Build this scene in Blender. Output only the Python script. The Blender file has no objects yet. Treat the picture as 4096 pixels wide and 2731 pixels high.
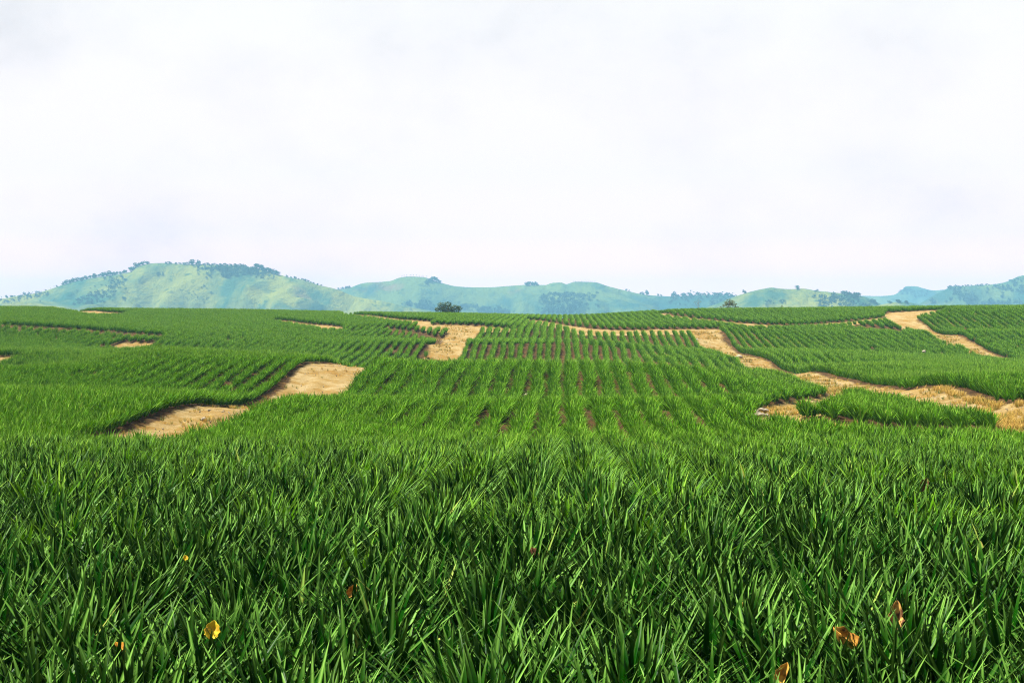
import bpy, math, random
import numpy as np
from mathutils import Vector, Matrix, noise
from mathutils.bvhtree import BVHTree

random.seed(7)
rng = np.random.default_rng(11)
S = bpy.context.scene
C = S.collection
R = math.radians

# ------------------------------------------------------------------ camera
F = 6000.0            # focal length in pixels of the 4096 px wide photograph
XV, YH = 2250.0, 1300.0   # where the planting rows vanish / eye level
PITCH = math.atan((1365.5 - YH) / F)
YAW = math.atan((XV - 2048.0) / F)
cam_d = bpy.data.cameras.new('camera')
cam = bpy.data.objects.new('camera', cam_d)
C.objects.link(cam)
cam_d.sensor_width = 36.0
cam_d.lens = 36.0 * F / 4096.0
cam_d.clip_start = 0.1
cam_d.clip_end = 40000.0
cam.location = (0, 0, 0)
cam.rotation_euler = (math.pi / 2 - PITCH, 0, YAW)
S.camera = cam
CAMROT = cam.rotation_euler.to_matrix()


def ray(px, py):
    v = Vector(((px - 2048.0) / F, -(py - 1365.5) / F, -1.0))
    return (CAMROT @ v).normalized()


def project(P):
    """points (n,3) -> pixel coordinates of the photograph and depth"""
    M = np.array(CAMROT)
    q = np.asarray(P) @ M
    d = -q[:, 2]
    d = np.where(d < 0.01, 0.01, d)
    return 2048.0 + F * q[:, 0] / d, 1365.5 - F * q[:, 1] / d, -q[:, 2]


# ------------------------------------------------------------------ helpers
def tag(o, label=None, cat=None, group=None, kind=None):
    if label: o['label'] = label
    if cat: o['category'] = cat
    if group: o['group'] = group
    if kind: o['kind'] = kind
    return o


def link(o, parent=None):
    C.objects.link(o)
    if parent is not None:
        o.parent = parent
    return o


def empty(name, loc):
    o = bpy.data.objects.new(name, None)
    o.location = loc
    o.empty_display_size = 0.2
    return link(o)


def np_mesh(name, V, Q, mats, smooth=True, attrs=None):
    """V (n,3), Q (m,3|4) index array"""
    V = np.asarray(V, dtype=np.float32)
    Q = np.asarray(Q, dtype=np.int32)
    me = bpy.data.meshes.new(name)
    me.vertices.add(len(V))
    me.vertices.foreach_set('co', V.ravel())
    k = Q.shape[1]
    me.loops.add(Q.size)
    me.loops.foreach_set('vertex_index', Q.ravel())
    me.polygons.add(len(Q))
    me.polygons.foreach_set('loop_start', np.arange(len(Q), dtype=np.int32) * k)
    me.polygons.foreach_set('loop_total', np.full(len(Q), k, dtype=np.int32))
    if smooth:
        me.polygons.foreach_set('use_smooth', np.ones(len(Q), dtype=bool))
    if attrs:
        for an, av in attrs.items():
            a = me.attributes.new(an, 'FLOAT', 'POINT')
            a.data.foreach_set('value', np.asarray(av, dtype=np.float32))
    for m in (mats if isinstance(mats, (list, tuple)) else [mats]):
        me.materials.append(m)
    me.update(calc_edges=True)
    me.validate()
    return me


# ------------------------------------------------------------------ materials
def new_mat(name):
    m = bpy.data.materials.new(name)
    m.use_nodes = True
    nt = m.node_tree
    b = nt.nodes['Principled BSDF']
    return m, nt, b


def node(nt, typ, **kw):
    n = nt.nodes.new(typ)
    for k, v in kw.items():
        setattr(n, k, v)
    return n


def ramp(nt, stops):
    n = nt.nodes.new('ShaderNodeValToRGB')
    e = n.color_ramp.elements
    while len(e) > 1:
        e.remove(e[-1])
    e[0].position = stops[0][0]
    e[0].color = (*stops[0][1], 1)
    for p, c in stops[1:]:
        x = e.new(p)
        x.color = (*c, 1)
    return n


def noise_node(nt, scale, detail=4, rough=0.55, vec=None, dim='3D'):
    n = nt.nodes.new('ShaderNodeTexNoise')
    n.inputs['Scale'].default_value = scale
    n.inputs['Detail'].default_value = detail
    n.inputs['Roughness'].default_value = rough
    if vec is not None:
        nt.links.new(vec, n.inputs['Vector'])
    return n


def mixc(nt, fac, a, b):
    n = nt.nodes.new('ShaderNodeMix')
    n.data_type = 'RGBA'
    for sock, val in ((n.inputs[0], fac), (n.inputs[6], a), (n.inputs[7], b)):
        if hasattr(val, 'is_output'):
            nt.links.new(val, sock)
        elif isinstance(val, (int, float)):
            sock.default_value = val
        else:
            sock.default_value = (*val, 1)
    return n.outputs[2]


def bump(nt, b, h, strength, dist):
    n = nt.nodes.new('ShaderNodeBump')
    n.inputs['Strength'].default_value = strength
    n.inputs['Distance'].default_value = dist
    nt.links.new(h, n.inputs['Height'])
    nt.links.new(n.outputs[0], b.inputs['Normal'])


def leaf_material(name, green, tip_sheen, under, rough=0.38, spec=0.5, trans=0.22, vary=0.35, coat=0.0):
    m, nt, b = new_mat(name)
    oi = node(nt, 'ShaderNodeObjectInfo')
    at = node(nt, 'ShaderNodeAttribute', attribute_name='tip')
    hu = node(nt, 'ShaderNodeAttribute', attribute_name='hue')
    r = ramp(nt, [(0.0, tuple(c * (1 - vary) for c in green)), (0.5, green),
                  (0.85, tuple(c * (1 + vary * 0.8) for c in green)),
                  (0.94, (green[0] * 3.0, green[1] * 1.9, green[2] * 3)), (1.0, (0.32, 0.24, 0.05))])
    mx = node(nt, 'ShaderNodeMath', operation='MULTIPLY_ADD')
    nt.links.new(oi.outputs['Random'], mx.inputs[0])
    mx.inputs[1].default_value = 0.3
    ml = node(nt, 'ShaderNodeMath', operation='MULTIPLY')
    nt.links.new(hu.outputs['Fac'], ml.inputs[0])
    ml.inputs[1].default_value = 0.7
    nt.links.new(ml.outputs[0], mx.inputs[2])
    nt.links.new(mx.outputs[0], r.inputs[0])
    col = mixc(nt, at.outputs['Fac'], r.outputs[0], tip_sheen)
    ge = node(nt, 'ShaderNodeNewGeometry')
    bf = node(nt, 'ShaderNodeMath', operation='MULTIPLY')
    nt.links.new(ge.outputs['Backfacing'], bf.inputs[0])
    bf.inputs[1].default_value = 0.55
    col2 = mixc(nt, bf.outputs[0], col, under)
    nt.links.new(col2, b.inputs['Base Color'])
    b.inputs['Roughness'].default_value = rough
    b.inputs['Specular IOR Level'].default_value = spec
    if trans > 0:
        tr = node(nt, 'ShaderNodeBsdfTranslucent')
        nt.links.new(col, tr.inputs['Color'])
        ms = node(nt, 'ShaderNodeMixShader')
        ms.inputs[0].default_value = trans
        nt.links.new(b.outputs[0], ms.inputs[1])
        nt.links.new(tr.outputs[0], ms.inputs[2])
        nt.links.new(ms.outputs[0], nt.nodes['Material Output'].inputs[0])
    return m


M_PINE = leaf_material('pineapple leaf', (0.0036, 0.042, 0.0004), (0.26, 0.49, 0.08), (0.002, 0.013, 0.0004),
                       rough=0.32, spec=0.022, trans=0.05, vary=0.65)  # tip colour doubles as painted sheen; underside darkened to read as shade
M_PINE2 = leaf_material('brightened pineapple leaf', (0.060, 0.185, 0.0008), (0.32, 0.48, 0.07), (0.03, 0.10, 0.0008),
                        rough=0.45, spec=0.02, trans=0.22, vary=0.6)  # mid and far rows: leaf colour brightened to look sunlit
M_STRAW = leaf_material('dry grass', (0.44, 0.285, 0.05), (0.52, 0.36, 0.09), (0.40, 0.26, 0.05), rough=0.7, spec=0.2, trans=0.2)
M_WEED = leaf_material('green weed', (0.13, 0.155, 0.012), (0.26, 0.21, 0.03), (0.12, 0.15, 0.02), rough=0.6, spec=0.3, trans=0.2)
M_TREE = leaf_material('tree foliage', (0.032, 0.070, 0.006), (0.09, 0.14, 0.015), (0.03, 0.06, 0.015), rough=0.55, spec=0.35, trans=0.2, vary=0.45)
M_YTREE = leaf_material('pale tree foliage', (0.11, 0.14, 0.012), (0.22, 0.2, 0.03), (0.11, 0.13, 0.02), rough=0.55, spec=0.35, trans=0.2, vary=0.45)
M_FAR = leaf_material('distant tree foliage', (0.015, 0.046, 0.018), (0.035, 0.08, 0.02), (0.02, 0.045, 0.015), rough=0.8, spec=0.1, trans=0.1, vary=0.3)


def earth_material():
    """field soil and packed dirt of the tracks, one into the other along the ragged track edges"""
    m, nt, b = new_mat('earth')
    tc = node(nt, 'ShaderNodeTexCoord')
    n1 = noise_node(nt, 0.35, 5, 0.6, tc.outputs['Object'])
    n2 = noise_node(nt, 3.0, 6, 0.65, tc.outputs['Object'])
    n3 = noise_node(nt, 20.0, 4, 0.6, tc.outputs['Object'])
    n4 = noise_node(nt, 1.1, 5, 0.62, tc.outputs['Object'])
    soil = ramp(nt, [(0.34, (0.04, 0.021, 0.007)), (0.53, (0.075, 0.040, 0.012)), (0.70, (0.16, 0.083, 0.02))])
    nt.links.new(n4.outputs[0], soil.inputs[0])
    track = ramp(nt, [(0.34, (0.25, 0.125, 0.015)), (0.47, (0.27, 0.175, 0.052)), (0.60, (0.355, 0.262, 0.118))])
    ta = node(nt, 'ShaderNodeMath', operation='MULTIPLY_ADD')
    nt.links.new(n4.outputs[0], ta.inputs[0]); ta.inputs[1].default_value = 0.5
    tb = node(nt, 'ShaderNodeMath', operation='MULTIPLY')
    nt.links.new(n1.outputs[0], tb.inputs[0]); tb.inputs[1].default_value = 0.5
    nt.links.new(tb.outputs[0], ta.inputs[2])
    nt.links.new(ta.outputs[0], track.inputs[0])
    edge = node(nt, 'ShaderNodeAttribute', attribute_name='edge')
    ea = node(nt, 'ShaderNodeMath', operation='MULTIPLY_ADD')
    nt.links.new(n2.outputs[0], ea.inputs[0]); ea.inputs[1].default_value = 0.75
    nt.links.new(edge.outputs['Fac'], ea.inputs[2])
    er = ramp(nt, [(0.78, (0, 0, 0)), (1.05, (1, 1, 1))])
    er.color_ramp.elements[1].position = 1.0
    nt.links.new(ea.outputs[0], er.inputs[0])
    c1 = mixc(nt, er.outputs[0], soil.outputs[0], track.outputs[0])
    r3 = ramp(nt, [(0.30, (0.8, 0.8, 0.8)), (0.41, (0, 0, 0))])
    nt.links.new(n3.outputs[0], r3.inputs[0])
    c3 = mixc(nt, r3.outputs[0], c1, (0.09, 0.05, 0.02))
    nt.links.new(c3, b.inputs['Base Color'])
    b.inputs['Roughness'].default_value = 0.95
    b.inputs['Specular IOR Level'].default_value = 0.12
    ad = node(nt, 'ShaderNodeMath', operation='ADD')
    nt.links.new(n2.outputs[0], ad.inputs[0])
    nt.links.new(n3.outputs[0], ad.inputs[1])
    bump(nt, b, ad.outputs[0], 0.9, 0.12)
    return m


M_ROAD = M_SOIL = earth_material()


def hill_material(name, grass, grass_shade, bare, dark, sc):
    m, nt, b = new_mat(name)
    tc = node(nt, 'ShaderNodeTexCoord')
    n1 = noise_node(nt, 0.0030 * sc, 6, 0.6, tc.outputs['Object'])
    n2 = noise_node(nt, 0.011 * sc, 7, 0.68, tc.outputs['Object'])
    n3 = noise_node(nt, 0.05 * sc, 5, 0.65, tc.outputs['Object'])
    r1 = ramp(nt, [(0.36, grass_shade), (0.52, grass), (0.62, grass), (0.70, bare)])
    nt.links.new(n1.outputs[0], r1.inputs[0])
    r2 = ramp(nt, [(0.47, (0, 0, 0)), (0.62, (0.9, 0.9, 0.9))])
    mp = node(nt, 'ShaderNodeMapping')
    mp.inputs['Scale'].default_value = (1.0, 0.32, 1.0)
    nt.links.new(tc.outputs['Object'], mp.inputs[0])
    n4 = noise_node(nt, 0.010 * sc, 7, 0.66, mp.outputs[0])
    nt.links.new(n4.outputs[0], r2.inputs[0])
    c1 = mixc(nt, r2.outputs[0], r1.outputs[0], grass_shade)  # blue-green streaks down the slope, painted in as fold shade
    r3 = ramp(nt, [(0.57, (0, 0, 0)), (0.66, (0.8, 0.8, 0.8))])
    nt.links.new(n3.outputs[0], r3.inputs[0])
    c2 = mixc(nt, r3.outputs[0], c1, dark)
    gu = node(nt, 'ShaderNodeAttribute', attribute_name='gully')
    ga = node(nt, 'ShaderNodeMath', operation='ADD')
    nt.links.new(gu.outputs['Fac'], ga.inputs[0]); nt.links.new(n2.outputs[0], ga.inputs[1])
    rg = ramp(nt, [(0.66, (0, 0, 0)), (0.92, (0.85, 0.85, 0.85))])
    nt.links.new(ga.outputs[0], rg.inputs[0])
    c3 = mixc(nt, rg.outputs[0], c2, dark)  # gullies tinted dark: scrub plus painted shade of the folds
    nt.links.new(c3, b.inputs['Base Color'])
    b.inputs['Roughness'].default_value = 1.0
    b.inputs['Specular IOR Level'].default_value = 0.0
    bump(nt, b, n4.outputs[0], 1.0, 28.0)
    return m


def plain(name, col, rough=0.8, spec=0.3, nscale=8.0, amt=0.35, bumpd=0.0):
    m, nt, b = new_mat(name)
    tc = node(nt, 'ShaderNodeTexCoord')
    n1 = noise_node(nt, nscale, 5, 0.6, tc.outputs['Object'])
    r1 = ramp(nt, [(0.3, tuple(c * (1 - amt) for c in col)), (0.7, tuple(c * (1 + amt * 0.5) for c in col))])
    nt.links.new(n1.outputs[0], r1.inputs[0])
    nt.links.new(r1.outputs[0], b.inputs['Base Color'])
    b.inputs['Roughness'].default_value = rough
    b.inputs['Specular IOR Level'].default_value = spec
    if bumpd:
        bump(nt, b, n1.outputs[0], 0.8, bumpd)
    return m


M_BARK = plain('bark', (0.13, 0.10, 0.075), 0.9, 0.2, 6.0)
M_PALEBARK = plain('pale bark', (0.34, 0.29, 0.24), 0.9, 0.2, 6.0)
M_STONE = plain('pale stone', (0.36, 0.30, 0.21), 0.9, 0.2, 5.0, 0.4, 0.03)

# ------------------------------------------------------------------ terrain
# ground height under the eye along seven sight columns (photo x), at distance d
DK = [8, 20, 29, 40, 50, 59, 64, 68.5, 74, 80, 86, 92, 99, 105, 110, 115, 125, 135, 151, 165, 177, 184, 190, 197,
      202, 209, 217, 225, 234, 240, 249, 258, 265, 272, 278, 285, 300, 330, 360]
COLS = {
    -400: [-3.2, -3.3, -3.45, -3.9, -4.5, -4.8, -4.5, -4.2, -4, -4.1, -4.3, -4.4, -4, -3.8, -3.5, -3.6, -3.95, -4.15, -3.2, -3.1, -2.9, -2.6, -2.2, -1.8, -1.2, -0.5, 0.1, 0.4, 0.8, 1.1, 1.5, 1.9, 2.1, 2.3, 2.5, 2.7, 3, 3.3, 3.3],
    50: [-3.2, -3.3, -3.45, -3.9, -4.5, -4.7, -4.5, -4.25, -4, -4.1, -4.4, -4.6, -4.2, -3.9, -3.5, -3.7, -4.15, -4.45, -3.25, -3.3, -3.2, -2.9, -2.5, -2.1, -1.5, -0.5, -0.1, 0.2, 0.6, 0.9, 1.3, 1.7, 2, 2.2, 2.4, 2.6, 2.9, 3.4, 3.5],
    600: [-3.2, -3.3, -3.45, -3.9, -4.6, -4.7, -4.6, -4.35, -4.1, -4.15, -4.6, -4.8, -4.45, -3.9, -3.4, -3, -2.5, -2.5, -3.3, -3.9, -3.75, -3.85, -3.7, -2.6, -2.15, -1.55, -1.1, -0.8, -0.5, -0.3, 0, 0.35, 0.65, 0.95, 1.2, 1.45, 2, 2.9, 3.3],
    1200: [-3.2, -3.3, -3.45, -3.9, -4.5, -4.6, -4.5, -4.4, -4.2, -4.4, -4.75, -4.95, -4.5, -3.6, -3.1, -2.85, -2.95, -3.7, -5, -5.4, -4.6, -4.15, -3.75, -3.2, -2.8, -2.4, -2, -1.6, -1.25, -1, -0.6, -0.25, 0, 0.3, 0.55, 0.85, 1.4, 2.4, 2.8],
    1780: [-3.2, -3.3, -3.45, -4, -4.45, -4.75, -4.65, -4.45, -4.25, -4.55, -4.95, -5.05, -4.8, -4.15, -3.75, -3.5, -3.85, -4.6, -6.2, -6, -5.3, -4.7, -4.2, -3, -2.5, -2.7, -2.75, -2.3, -1.4, -1, 0, 0.25, 0.45, 0.65, 0.9, 1.1, 1.5, 2, 2.2],
    2250: [-3.2, -3.3, -3.45, -4, -4.45, -4.75, -4.65, -4.45, -4.25, -4.55, -4.95, -5.05, -4.8, -4.15, -3.75, -3.5, -3.85, -5, -6.4, -6.3, -5.5, -4.9, -4.2, -3, -2.5, -2.7, -2.75, -2.3, -1.4, -1, -0.7, -0.4, -0.2, 0, 0.2, 0.4, 0.8, 1.4, 1.5],
    2800: [-3.2, -3.3, -3.45, -4, -4.4, -4.75, -4.65, -4.45, -4.25, -4.55, -4.95, -5.05, -4.8, -4.15, -4, -3.9, -4.5, -5.1, -5.7, -5.1, -4.2, -4.3, -4.1, -4, -4, -4, -3.9, -3, -1.7, -1, -0.6, -0.3, -0.1, 0.1, 0.3, 0.6, 1.4, 3, 3.1],
    3250: [-3.2, -3.3, -3.45, -4, -4.3, -4.4, -4.35, -4.3, -4.3, -4.45, -4.65, -4.85, -5.05, -5.2, -5.3, -5.4, -5.3, -4.85, -4.6, -5.4, -5.4, -4.6, -4.3, -4.2, -4.1, -4.1, -4.1, -3.5, -2.7, -2.2, -1.6, -1.2, -0.9, -0.6, -0.2, 0.2, 1.2, 3, 3.4],
    3500: [-3.2, -3.3, -3.45, -4, -4.3, -4.5, -4.525, -4.55, -4.625, -4.85, -4.95, -5.05, -5, -4.95, -4.9, -4.8, -4.8, -4.8, -4.575, -4.975, -5.05, -4.75, -4.6, -4.55, -4.5, -4.5, -4.5, -3.9, -3.05, -2.5, -1.6, -1.4, -1, -0.2, 0.55, 1.2, 2.1, 3.2, 3.45],
    3750: [-3.2, -3.3, -3.45, -4, -4.3, -4.6, -4.7, -4.8, -4.95, -5, -4.8, -4.4, -4, -4.1, -4.3, -4.4, -4.6, -4.7, -4.75, -4.85, -4.9, -4.9, -4.9, -4.9, -4.9, -4.9, -4.9, -4.3, -3.4, -2.8, -1.6, -1.6, -1.1, 0.2, 1.3, 2.2, 3, 3.4, 3.5],
    4150: [-3.2, -3.3, -3.45, -4, -4.6, -5.05, -5.2, -4.9, -4.4, -4, -4.1, -4.1, -3.9, -4, -4.1, -4.3, -4.5, -4.7, -4.8, -4.9, -5, -5, -5.1, -5.1, -5.1, -5.1, -5.1, -4.6, -3.7, -2.9, -1.5, -1.4, -0.9, 0.2, 1.3, 2.3, 3.1, 3.5, 3.6],
    4700: [-3.2, -3.3, -3.45, -4, -4.5, -4.9, -4.8, -4.5, -4.2, -4, -4.1, -4.1, -3.9, -4, -4.1, -4.3, -4.5, -4.7, -4.8, -4.9, -5, -5, -5.1, -5.1, -5.1, -5.1, -5.1, -4.6, -3.7, -2.9, -1.5, -1.4, -0.9, 0.2, 1.3, 2.3, 3.1, 3.5, 3.6],
}


def pchip(x, y, xi):
    x = np.asarray(x, float); y = np.asarray(y, float)
    h = np.diff(x); dl = np.diff(y) / h
    m = np.zeros_like(y)
    w1 = 2 * h[1:] + h[:-1]; w2 = h[1:] + 2 * h[:-1]
    ok = (dl[:-1] * dl[1:]) > 0
    with np.errstate(divide='ignore', invalid='ignore'):
        hm = (w1 + w2) / (w1 / dl[:-1] + w2 / dl[1:])
    m[1:-1] = np.where(ok, hm, 0)
    m[0], m[-1] = dl[0], dl[-1]
    i = np.clip(np.searchsorted(x, xi) - 1, 0, len(h) - 1)
    t = (xi - x[i]) / h[i]
    return (y[i] * (1 + 2 * t) * (1 - t) ** 2 + m[i] * h[i] * t * (1 - t) ** 2
            + y[i + 1] * t * t * (3 - 2 * t) + m[i + 1] * h[i] * t * t * (t - 1))


CX = np.array(sorted(COLS), float)
DTAB = np.arange(8, 360.01, 0.5)
XTAB = np.arange(-400, 4700.1, 50.0)
_cols = np.array([pchip(DK, COLS[int(c)], DTAB) for c in CX])          # (cols, d)
_k = np.array([0.25, 0.5, 0.25])
_cols = np.array([np.convolve(np.pad(c, 2, mode='edge'), np.ones(5) / 5, 'valid') for c in _cols])
ZTAB = np.array([pchip(CX, _cols[:, j], XTAB) for j in range(len(DTAB))])  # (d, x)
for _ in range(2):
    ZTAB[:, 1:-1] = 0.25 * ZTAB[:, :-2] + 0.5 * ZTAB[:, 1:-1] + 0.25 * ZTAB[:, 2:]


def ground_z(X, Y):
    X = np.asarray(X, float); Y = np.asarray(Y, float)
    d = np.clip(Y, 8, 360)
    px = np.clip(XV + F * X / np.maximum(Y, 22.0), -400, 4700)
    fi = (d - 8) / 0.5
    fj = (px + 400) / 50.0
    i = np.clip(fi.astype(int), 0, len(DTAB) - 2); j = np.clip(fj.astype(int), 0, len(XTAB) - 2)
    a = fi - i; b = fj - j
    z = (ZTAB[i, j] * (1 - a) * (1 - b) + ZTAB[i + 1, j] * a * (1 - b) + ZTAB[i, j + 1] * (1 - a) * b + ZTAB[i + 1, j + 1] * a * b)
    z = z + 0.05 * np.sin(X * 0.61 + 1.3 * np.sin(Y * 0.13)) * np.sin(Y * 0.37 + X * 0.11)
    far = np.clip((Y - 352.0) / 600.0, 0, 1)
    return z - 48.0 * far ** 1.4 - np.clip((Y - 352) / 40, 0, 1) * 1.0


_marchY = np.concatenate([np.arange(5, 120, 0.1), np.arange(120, 372, 0.2)])


def unproject(px, py, up=0.0):
    v = ray(px, py)
    s = _marchY / v.y
    X, Z = v.x * s, v.z * s
    below = Z <= ground_z(X, _marchY) + up
    if not below.any():
        k = len(_marchY) - 60
    else:
        k = int(np.argmax(below))
    return X[k], _marchY[k]


# ------------------------------------------------------------------ roads, in plan
def crop_pts(x0, y0, sc, pts):
    return [(x0 + a / sc, y0 + b / sc) for a, b in pts]


I1 = lambda p: crop_pts(1700, 1220, 2.613, p)
I3 = lambda p: crop_pts(0, 1200, 2.613, p)
I4 = lambda p: crop_pts(800, 1200, 2.613, p)
I5 = lambda p: crop_pts(2500, 1200, 2.613, p)
I6 = lambda p: crop_pts(3196, 1200, 2.613, p)
I7 = lambda p: crop_pts(2900, 1450, 1.967, p)
CAN = 0.62


def plan(gpts, cpts):
    return np.array([unproject(x, y) for x, y in gpts] + [unproject(x, y, CAN) for x, y in cpts])


def strip(x0, x1, y0, y1, bend=0.0):
    ys = np.arange(y0, y1 + 0.1, 3.0)
    wob = lambda y, s: 0.25 * np.sin(y * 0.21 + s) + 0.12 * np.sin(y * 0.57 + 2 * s)
    sh = lambda y: bend * min(1.0, max(0.0, (y - 140) / 45.0))
    return np.array([(x0 + wob(y, x0) + sh(y), y) for y in ys] + [(x1 + wob(y, x1) + sh(y), y) for y in ys[::-1]])


ROADS = [
    ('left', strip(-19.2, -14.5, 54, 252, 1.5)),
    ('right', strip(20.5, 25.0, 60, 246)),
    ('farright', strip(60.4, 64.8, 205, 284)),
    ('corner', np.array([(18.4, 56), (25.4, 56), (25.2, 72), (20.4, 72), (19.2, 66)])),
    ('farleft', strip(-59.4, -54.4, 190.5, 200.3)),
    ('farleftlow', strip(-59.4, -54.2, 127, 158)),
    ('r1', plan(I3([(560, 76), (870, 102), (1060, 118), (1240, 134), (1400, 137)]),
                I3([(1240, 140), (1060, 138), (900, 132), (700, 102), (560, 80)]))),
    ('r2', plan(I3([(0, 262), (250, 272), (500, 285), (860, 308), (1200, 334), (1450, 355), (1700, 368)]),
                I3([(1700, 370), (1500, 365), (1250, 341), (950, 310), (600, 287), (250, 272), (0, 262)]))),
    ('r3', plan(I4([(770, 204), (960, 220), (1100, 240), (1240, 255), (1350, 260), (1500, 283)]),
                I4([(1500, 290), (1330, 286), (1240, 268), (1100, 248), (900, 222), (770, 206)]))),
    ('r4', plan(I4([(1470, 140), (1600, 146), (1820, 163), (2060, 195), (2200, 206), (2352, 218)]) + I1([(130, 174)]),
                I4([(2352, 228), (2200, 217), (1950, 192), (1700, 166), (1500, 146)]))),
    ('r5', plan(I4([(2270, 252)]) + I1([(0, 203), (150, 199), (400, 205), (650, 222), (850, 236), (1000, 244)]),
                I1([(850, 242), (600, 236), (250, 242), (0, 226)]) + I4([(2270, 258)]))),
    ('r5b', plan(I4([(1950, 292), (2100, 315), (2352, 350)]) + I1([(60, 318), (240, 350), (300, 355)]),
                 I1([(200, 362), (80, 348), (0, 322)]) + I4([(2200, 335), (2000, 306)]))),
    ('r6', plan(I1([(1060, 148), (1200, 156), (1400, 192), (1560, 218), (1750, 243), (1900, 252), (2100, 252), (2352, 252)])
                + I5([(200, 302), (600, 298), (850, 298), (1000, 294)]),
                I5([(990, 298), (690, 308), (400, 315), (0, 324)]) + I1([(2100, 272), (1900, 276), (1600, 268), (1560, 256), (1480, 226), (1350, 196), (1200, 164), (1080, 150)]))),
    ('r7', plan(I5([(320, 134), (460, 155), (650, 176), (820, 196), (1000, 214), (1200, 234), (1400, 249), (1500, 255), (1800, 256), (2100, 242), (2352, 215)])
                + I6([(0, 252), (300, 240), (600, 212), (890, 178), (905, 124), (1300, 108), (1500, 98), (1700, 100)]),
                I6([(1420, 110), (1290, 132), (1200, 180), (960, 178), (760, 197), (500, 227), (280, 246), (0, 258)])
                + I5([(1850, 263), (1500, 263), (1250, 266), (1050, 236), (800, 206), (500, 171), (330, 138)]))),
    ('r8', plan(I6([(560, 256), (700, 272), (850, 288), (1000, 304), (1100, 318)]),
                I6([(1100, 326), (900, 311), (750, 292), (560, 264)]))),
    ('diag', np.array([unproject(*p) for p in I7([(170, 386), (350, 328), (600, 288), (840, 234), (930, 208)])]
                      + [unproject(*p, CAN) for p in I7([(960, 248), (770, 300), (600, 350)])]
                      + [unproject(*p) for p in I7([(590, 400), (720, 434), (1000, 466), (1300, 496), (1700, 522), (2080, 532), (2200, 540)])]
                      + [unproject(*p, CAN) for p in I7([(2200, 548), (1700, 528), (1300, 512), (1000, 482), (700, 450), (500, 430), (240, 402)])])),
]


def in_poly(P, X, Y):
    n = len(P)
    res = np.zeros(X.shape, bool)
    lo, hi = P.min(0), P.max(0)
    m = (X >= lo[0]) & (X <= hi[0]) & (Y >= lo[1]) & (Y <= hi[1])
    if not m.any():
        return res
    xx, yy = X[m], Y[m]
    r = np.zeros(xx.shape, bool)
    for i in range(n):
        x0, y0 = P[i - 1]; x1, y1 = P[i]
        if y0 == y1:
            continue
        c = ((y0 > yy) != (y1 > yy)) & (xx < (x1 - x0) * (yy - y0) / (y1 - y0) + x0)
        r ^= c
    res[m] = r
    return res


def road_index(X, Y):
    idx = np.full(X.shape, -1, int)
    for k, (n, P) in enumerate(ROADS):
        m = in_poly(P, X, Y)
        idx = np.where((idx < 0) & m, k, idx)
    return idx


# ------------------------------------------------------------------ ground mesh (one sheet, road faces split off it)
rows = [-400, -200, -80, -40, -20, -10, -4, 0, 2, 4]
y = 4.0
while y < 365:
    y += max(0.3, 0.0045 * y)
    rows.append(y)
while y < 7000:
    y *= 1.06
    rows.append(y)
rows = np.array(rows)
cols = np.concatenate([[-3, -2, -1.3, -0.9, -0.65, -0.5], np.arange(-0.43, 0.4301, 0.0032), [0.5, 0.65, 0.9, 1.3, 2, 3]])
GT, GY = np.meshgrid(cols, rows)
GW = np.maximum(GY, 25.0)
GX = GT * GW
GZ = ground_z(GX, GY)
ridx = road_index(GX.ravel(), GY.ravel()).reshape(GX.shape)
mask = (ridx >= 0).astype(float)
shaded_tracks = [k for k, (n, P) in enumerate(ROADS) if n in ('r2', 'r8', 'r5b')]      # painted darker, standing in for the crop's shadow
pale = mask * (1 - 0.8 * np.isin(ridx, shaded_tracks))


def soften(sm):
    sm[1:-1, 1:-1] = (sm[1:-1, 1:-1] * 4 + sm[:-2, 1:-1] * 2 + sm[2:, 1:-1] * 2 + sm[1:-1, :-2] * 2 + sm[1:-1, 2:] * 2
                      + sm[:-2, :-2] + sm[2:, 2:] + sm[:-2, 2:] + sm[2:, :-2]) / 16


sm = mask.copy()
for _ in range(3):
    soften(sm); soften(pale)
ROAD_DROP = 0.22
GZ2 = GZ - ROAD_DROP * np.clip(sm, 0, 1)
GZ2 += 0.05 * np.sin(GX * 2.3 + GY * 0.7) * np.sin(GY * 1.9) * (sm > 0.01)
for nm, cx in (('left', -16.9), ('right', 22.75), ('farright', 62.6), ('farleft', -57)):
    for dx in (-0.85, 0.85):
        q = np.exp(-((GX - cx - dx - (1.5 * np.clip((GY - 140) / 45, 0, 1) if nm == 'left' else 0) - 0.25 * np.sin(GY * 0.21 + cx)) / 0.28) ** 2) * (sm > 0.5)
        GZ2 -= 0.07 * q
        pale -= 0.17 * q * (1 + np.sin(GY * 0.9 + dx))
edge = np.clip(pale, 0, 1)
GV = np.stack([GX, GY, GZ2], -1).reshape(-1, 3)
nr, nc = GX.shape
ii = np.arange(nr * nc).reshape(nr, nc)
GQ = np.stack([ii[:-1, :-1], ii[:-1, 1:], ii[1:, 1:], ii[1:, :-1]], -1).reshape(-1, 4)
fc = GV[GQ].mean(1)
fr = road_index(fc[:, 0], fc[:, 1])


def sub_mesh(name, sel, mat):
    q = GQ[sel]
    u, inv = np.unique(q, return_inverse=True)
    return np_mesh(name, GV[u], inv.reshape(q.shape), mat, attrs={'edge': edge.ravel()[u]})


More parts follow.
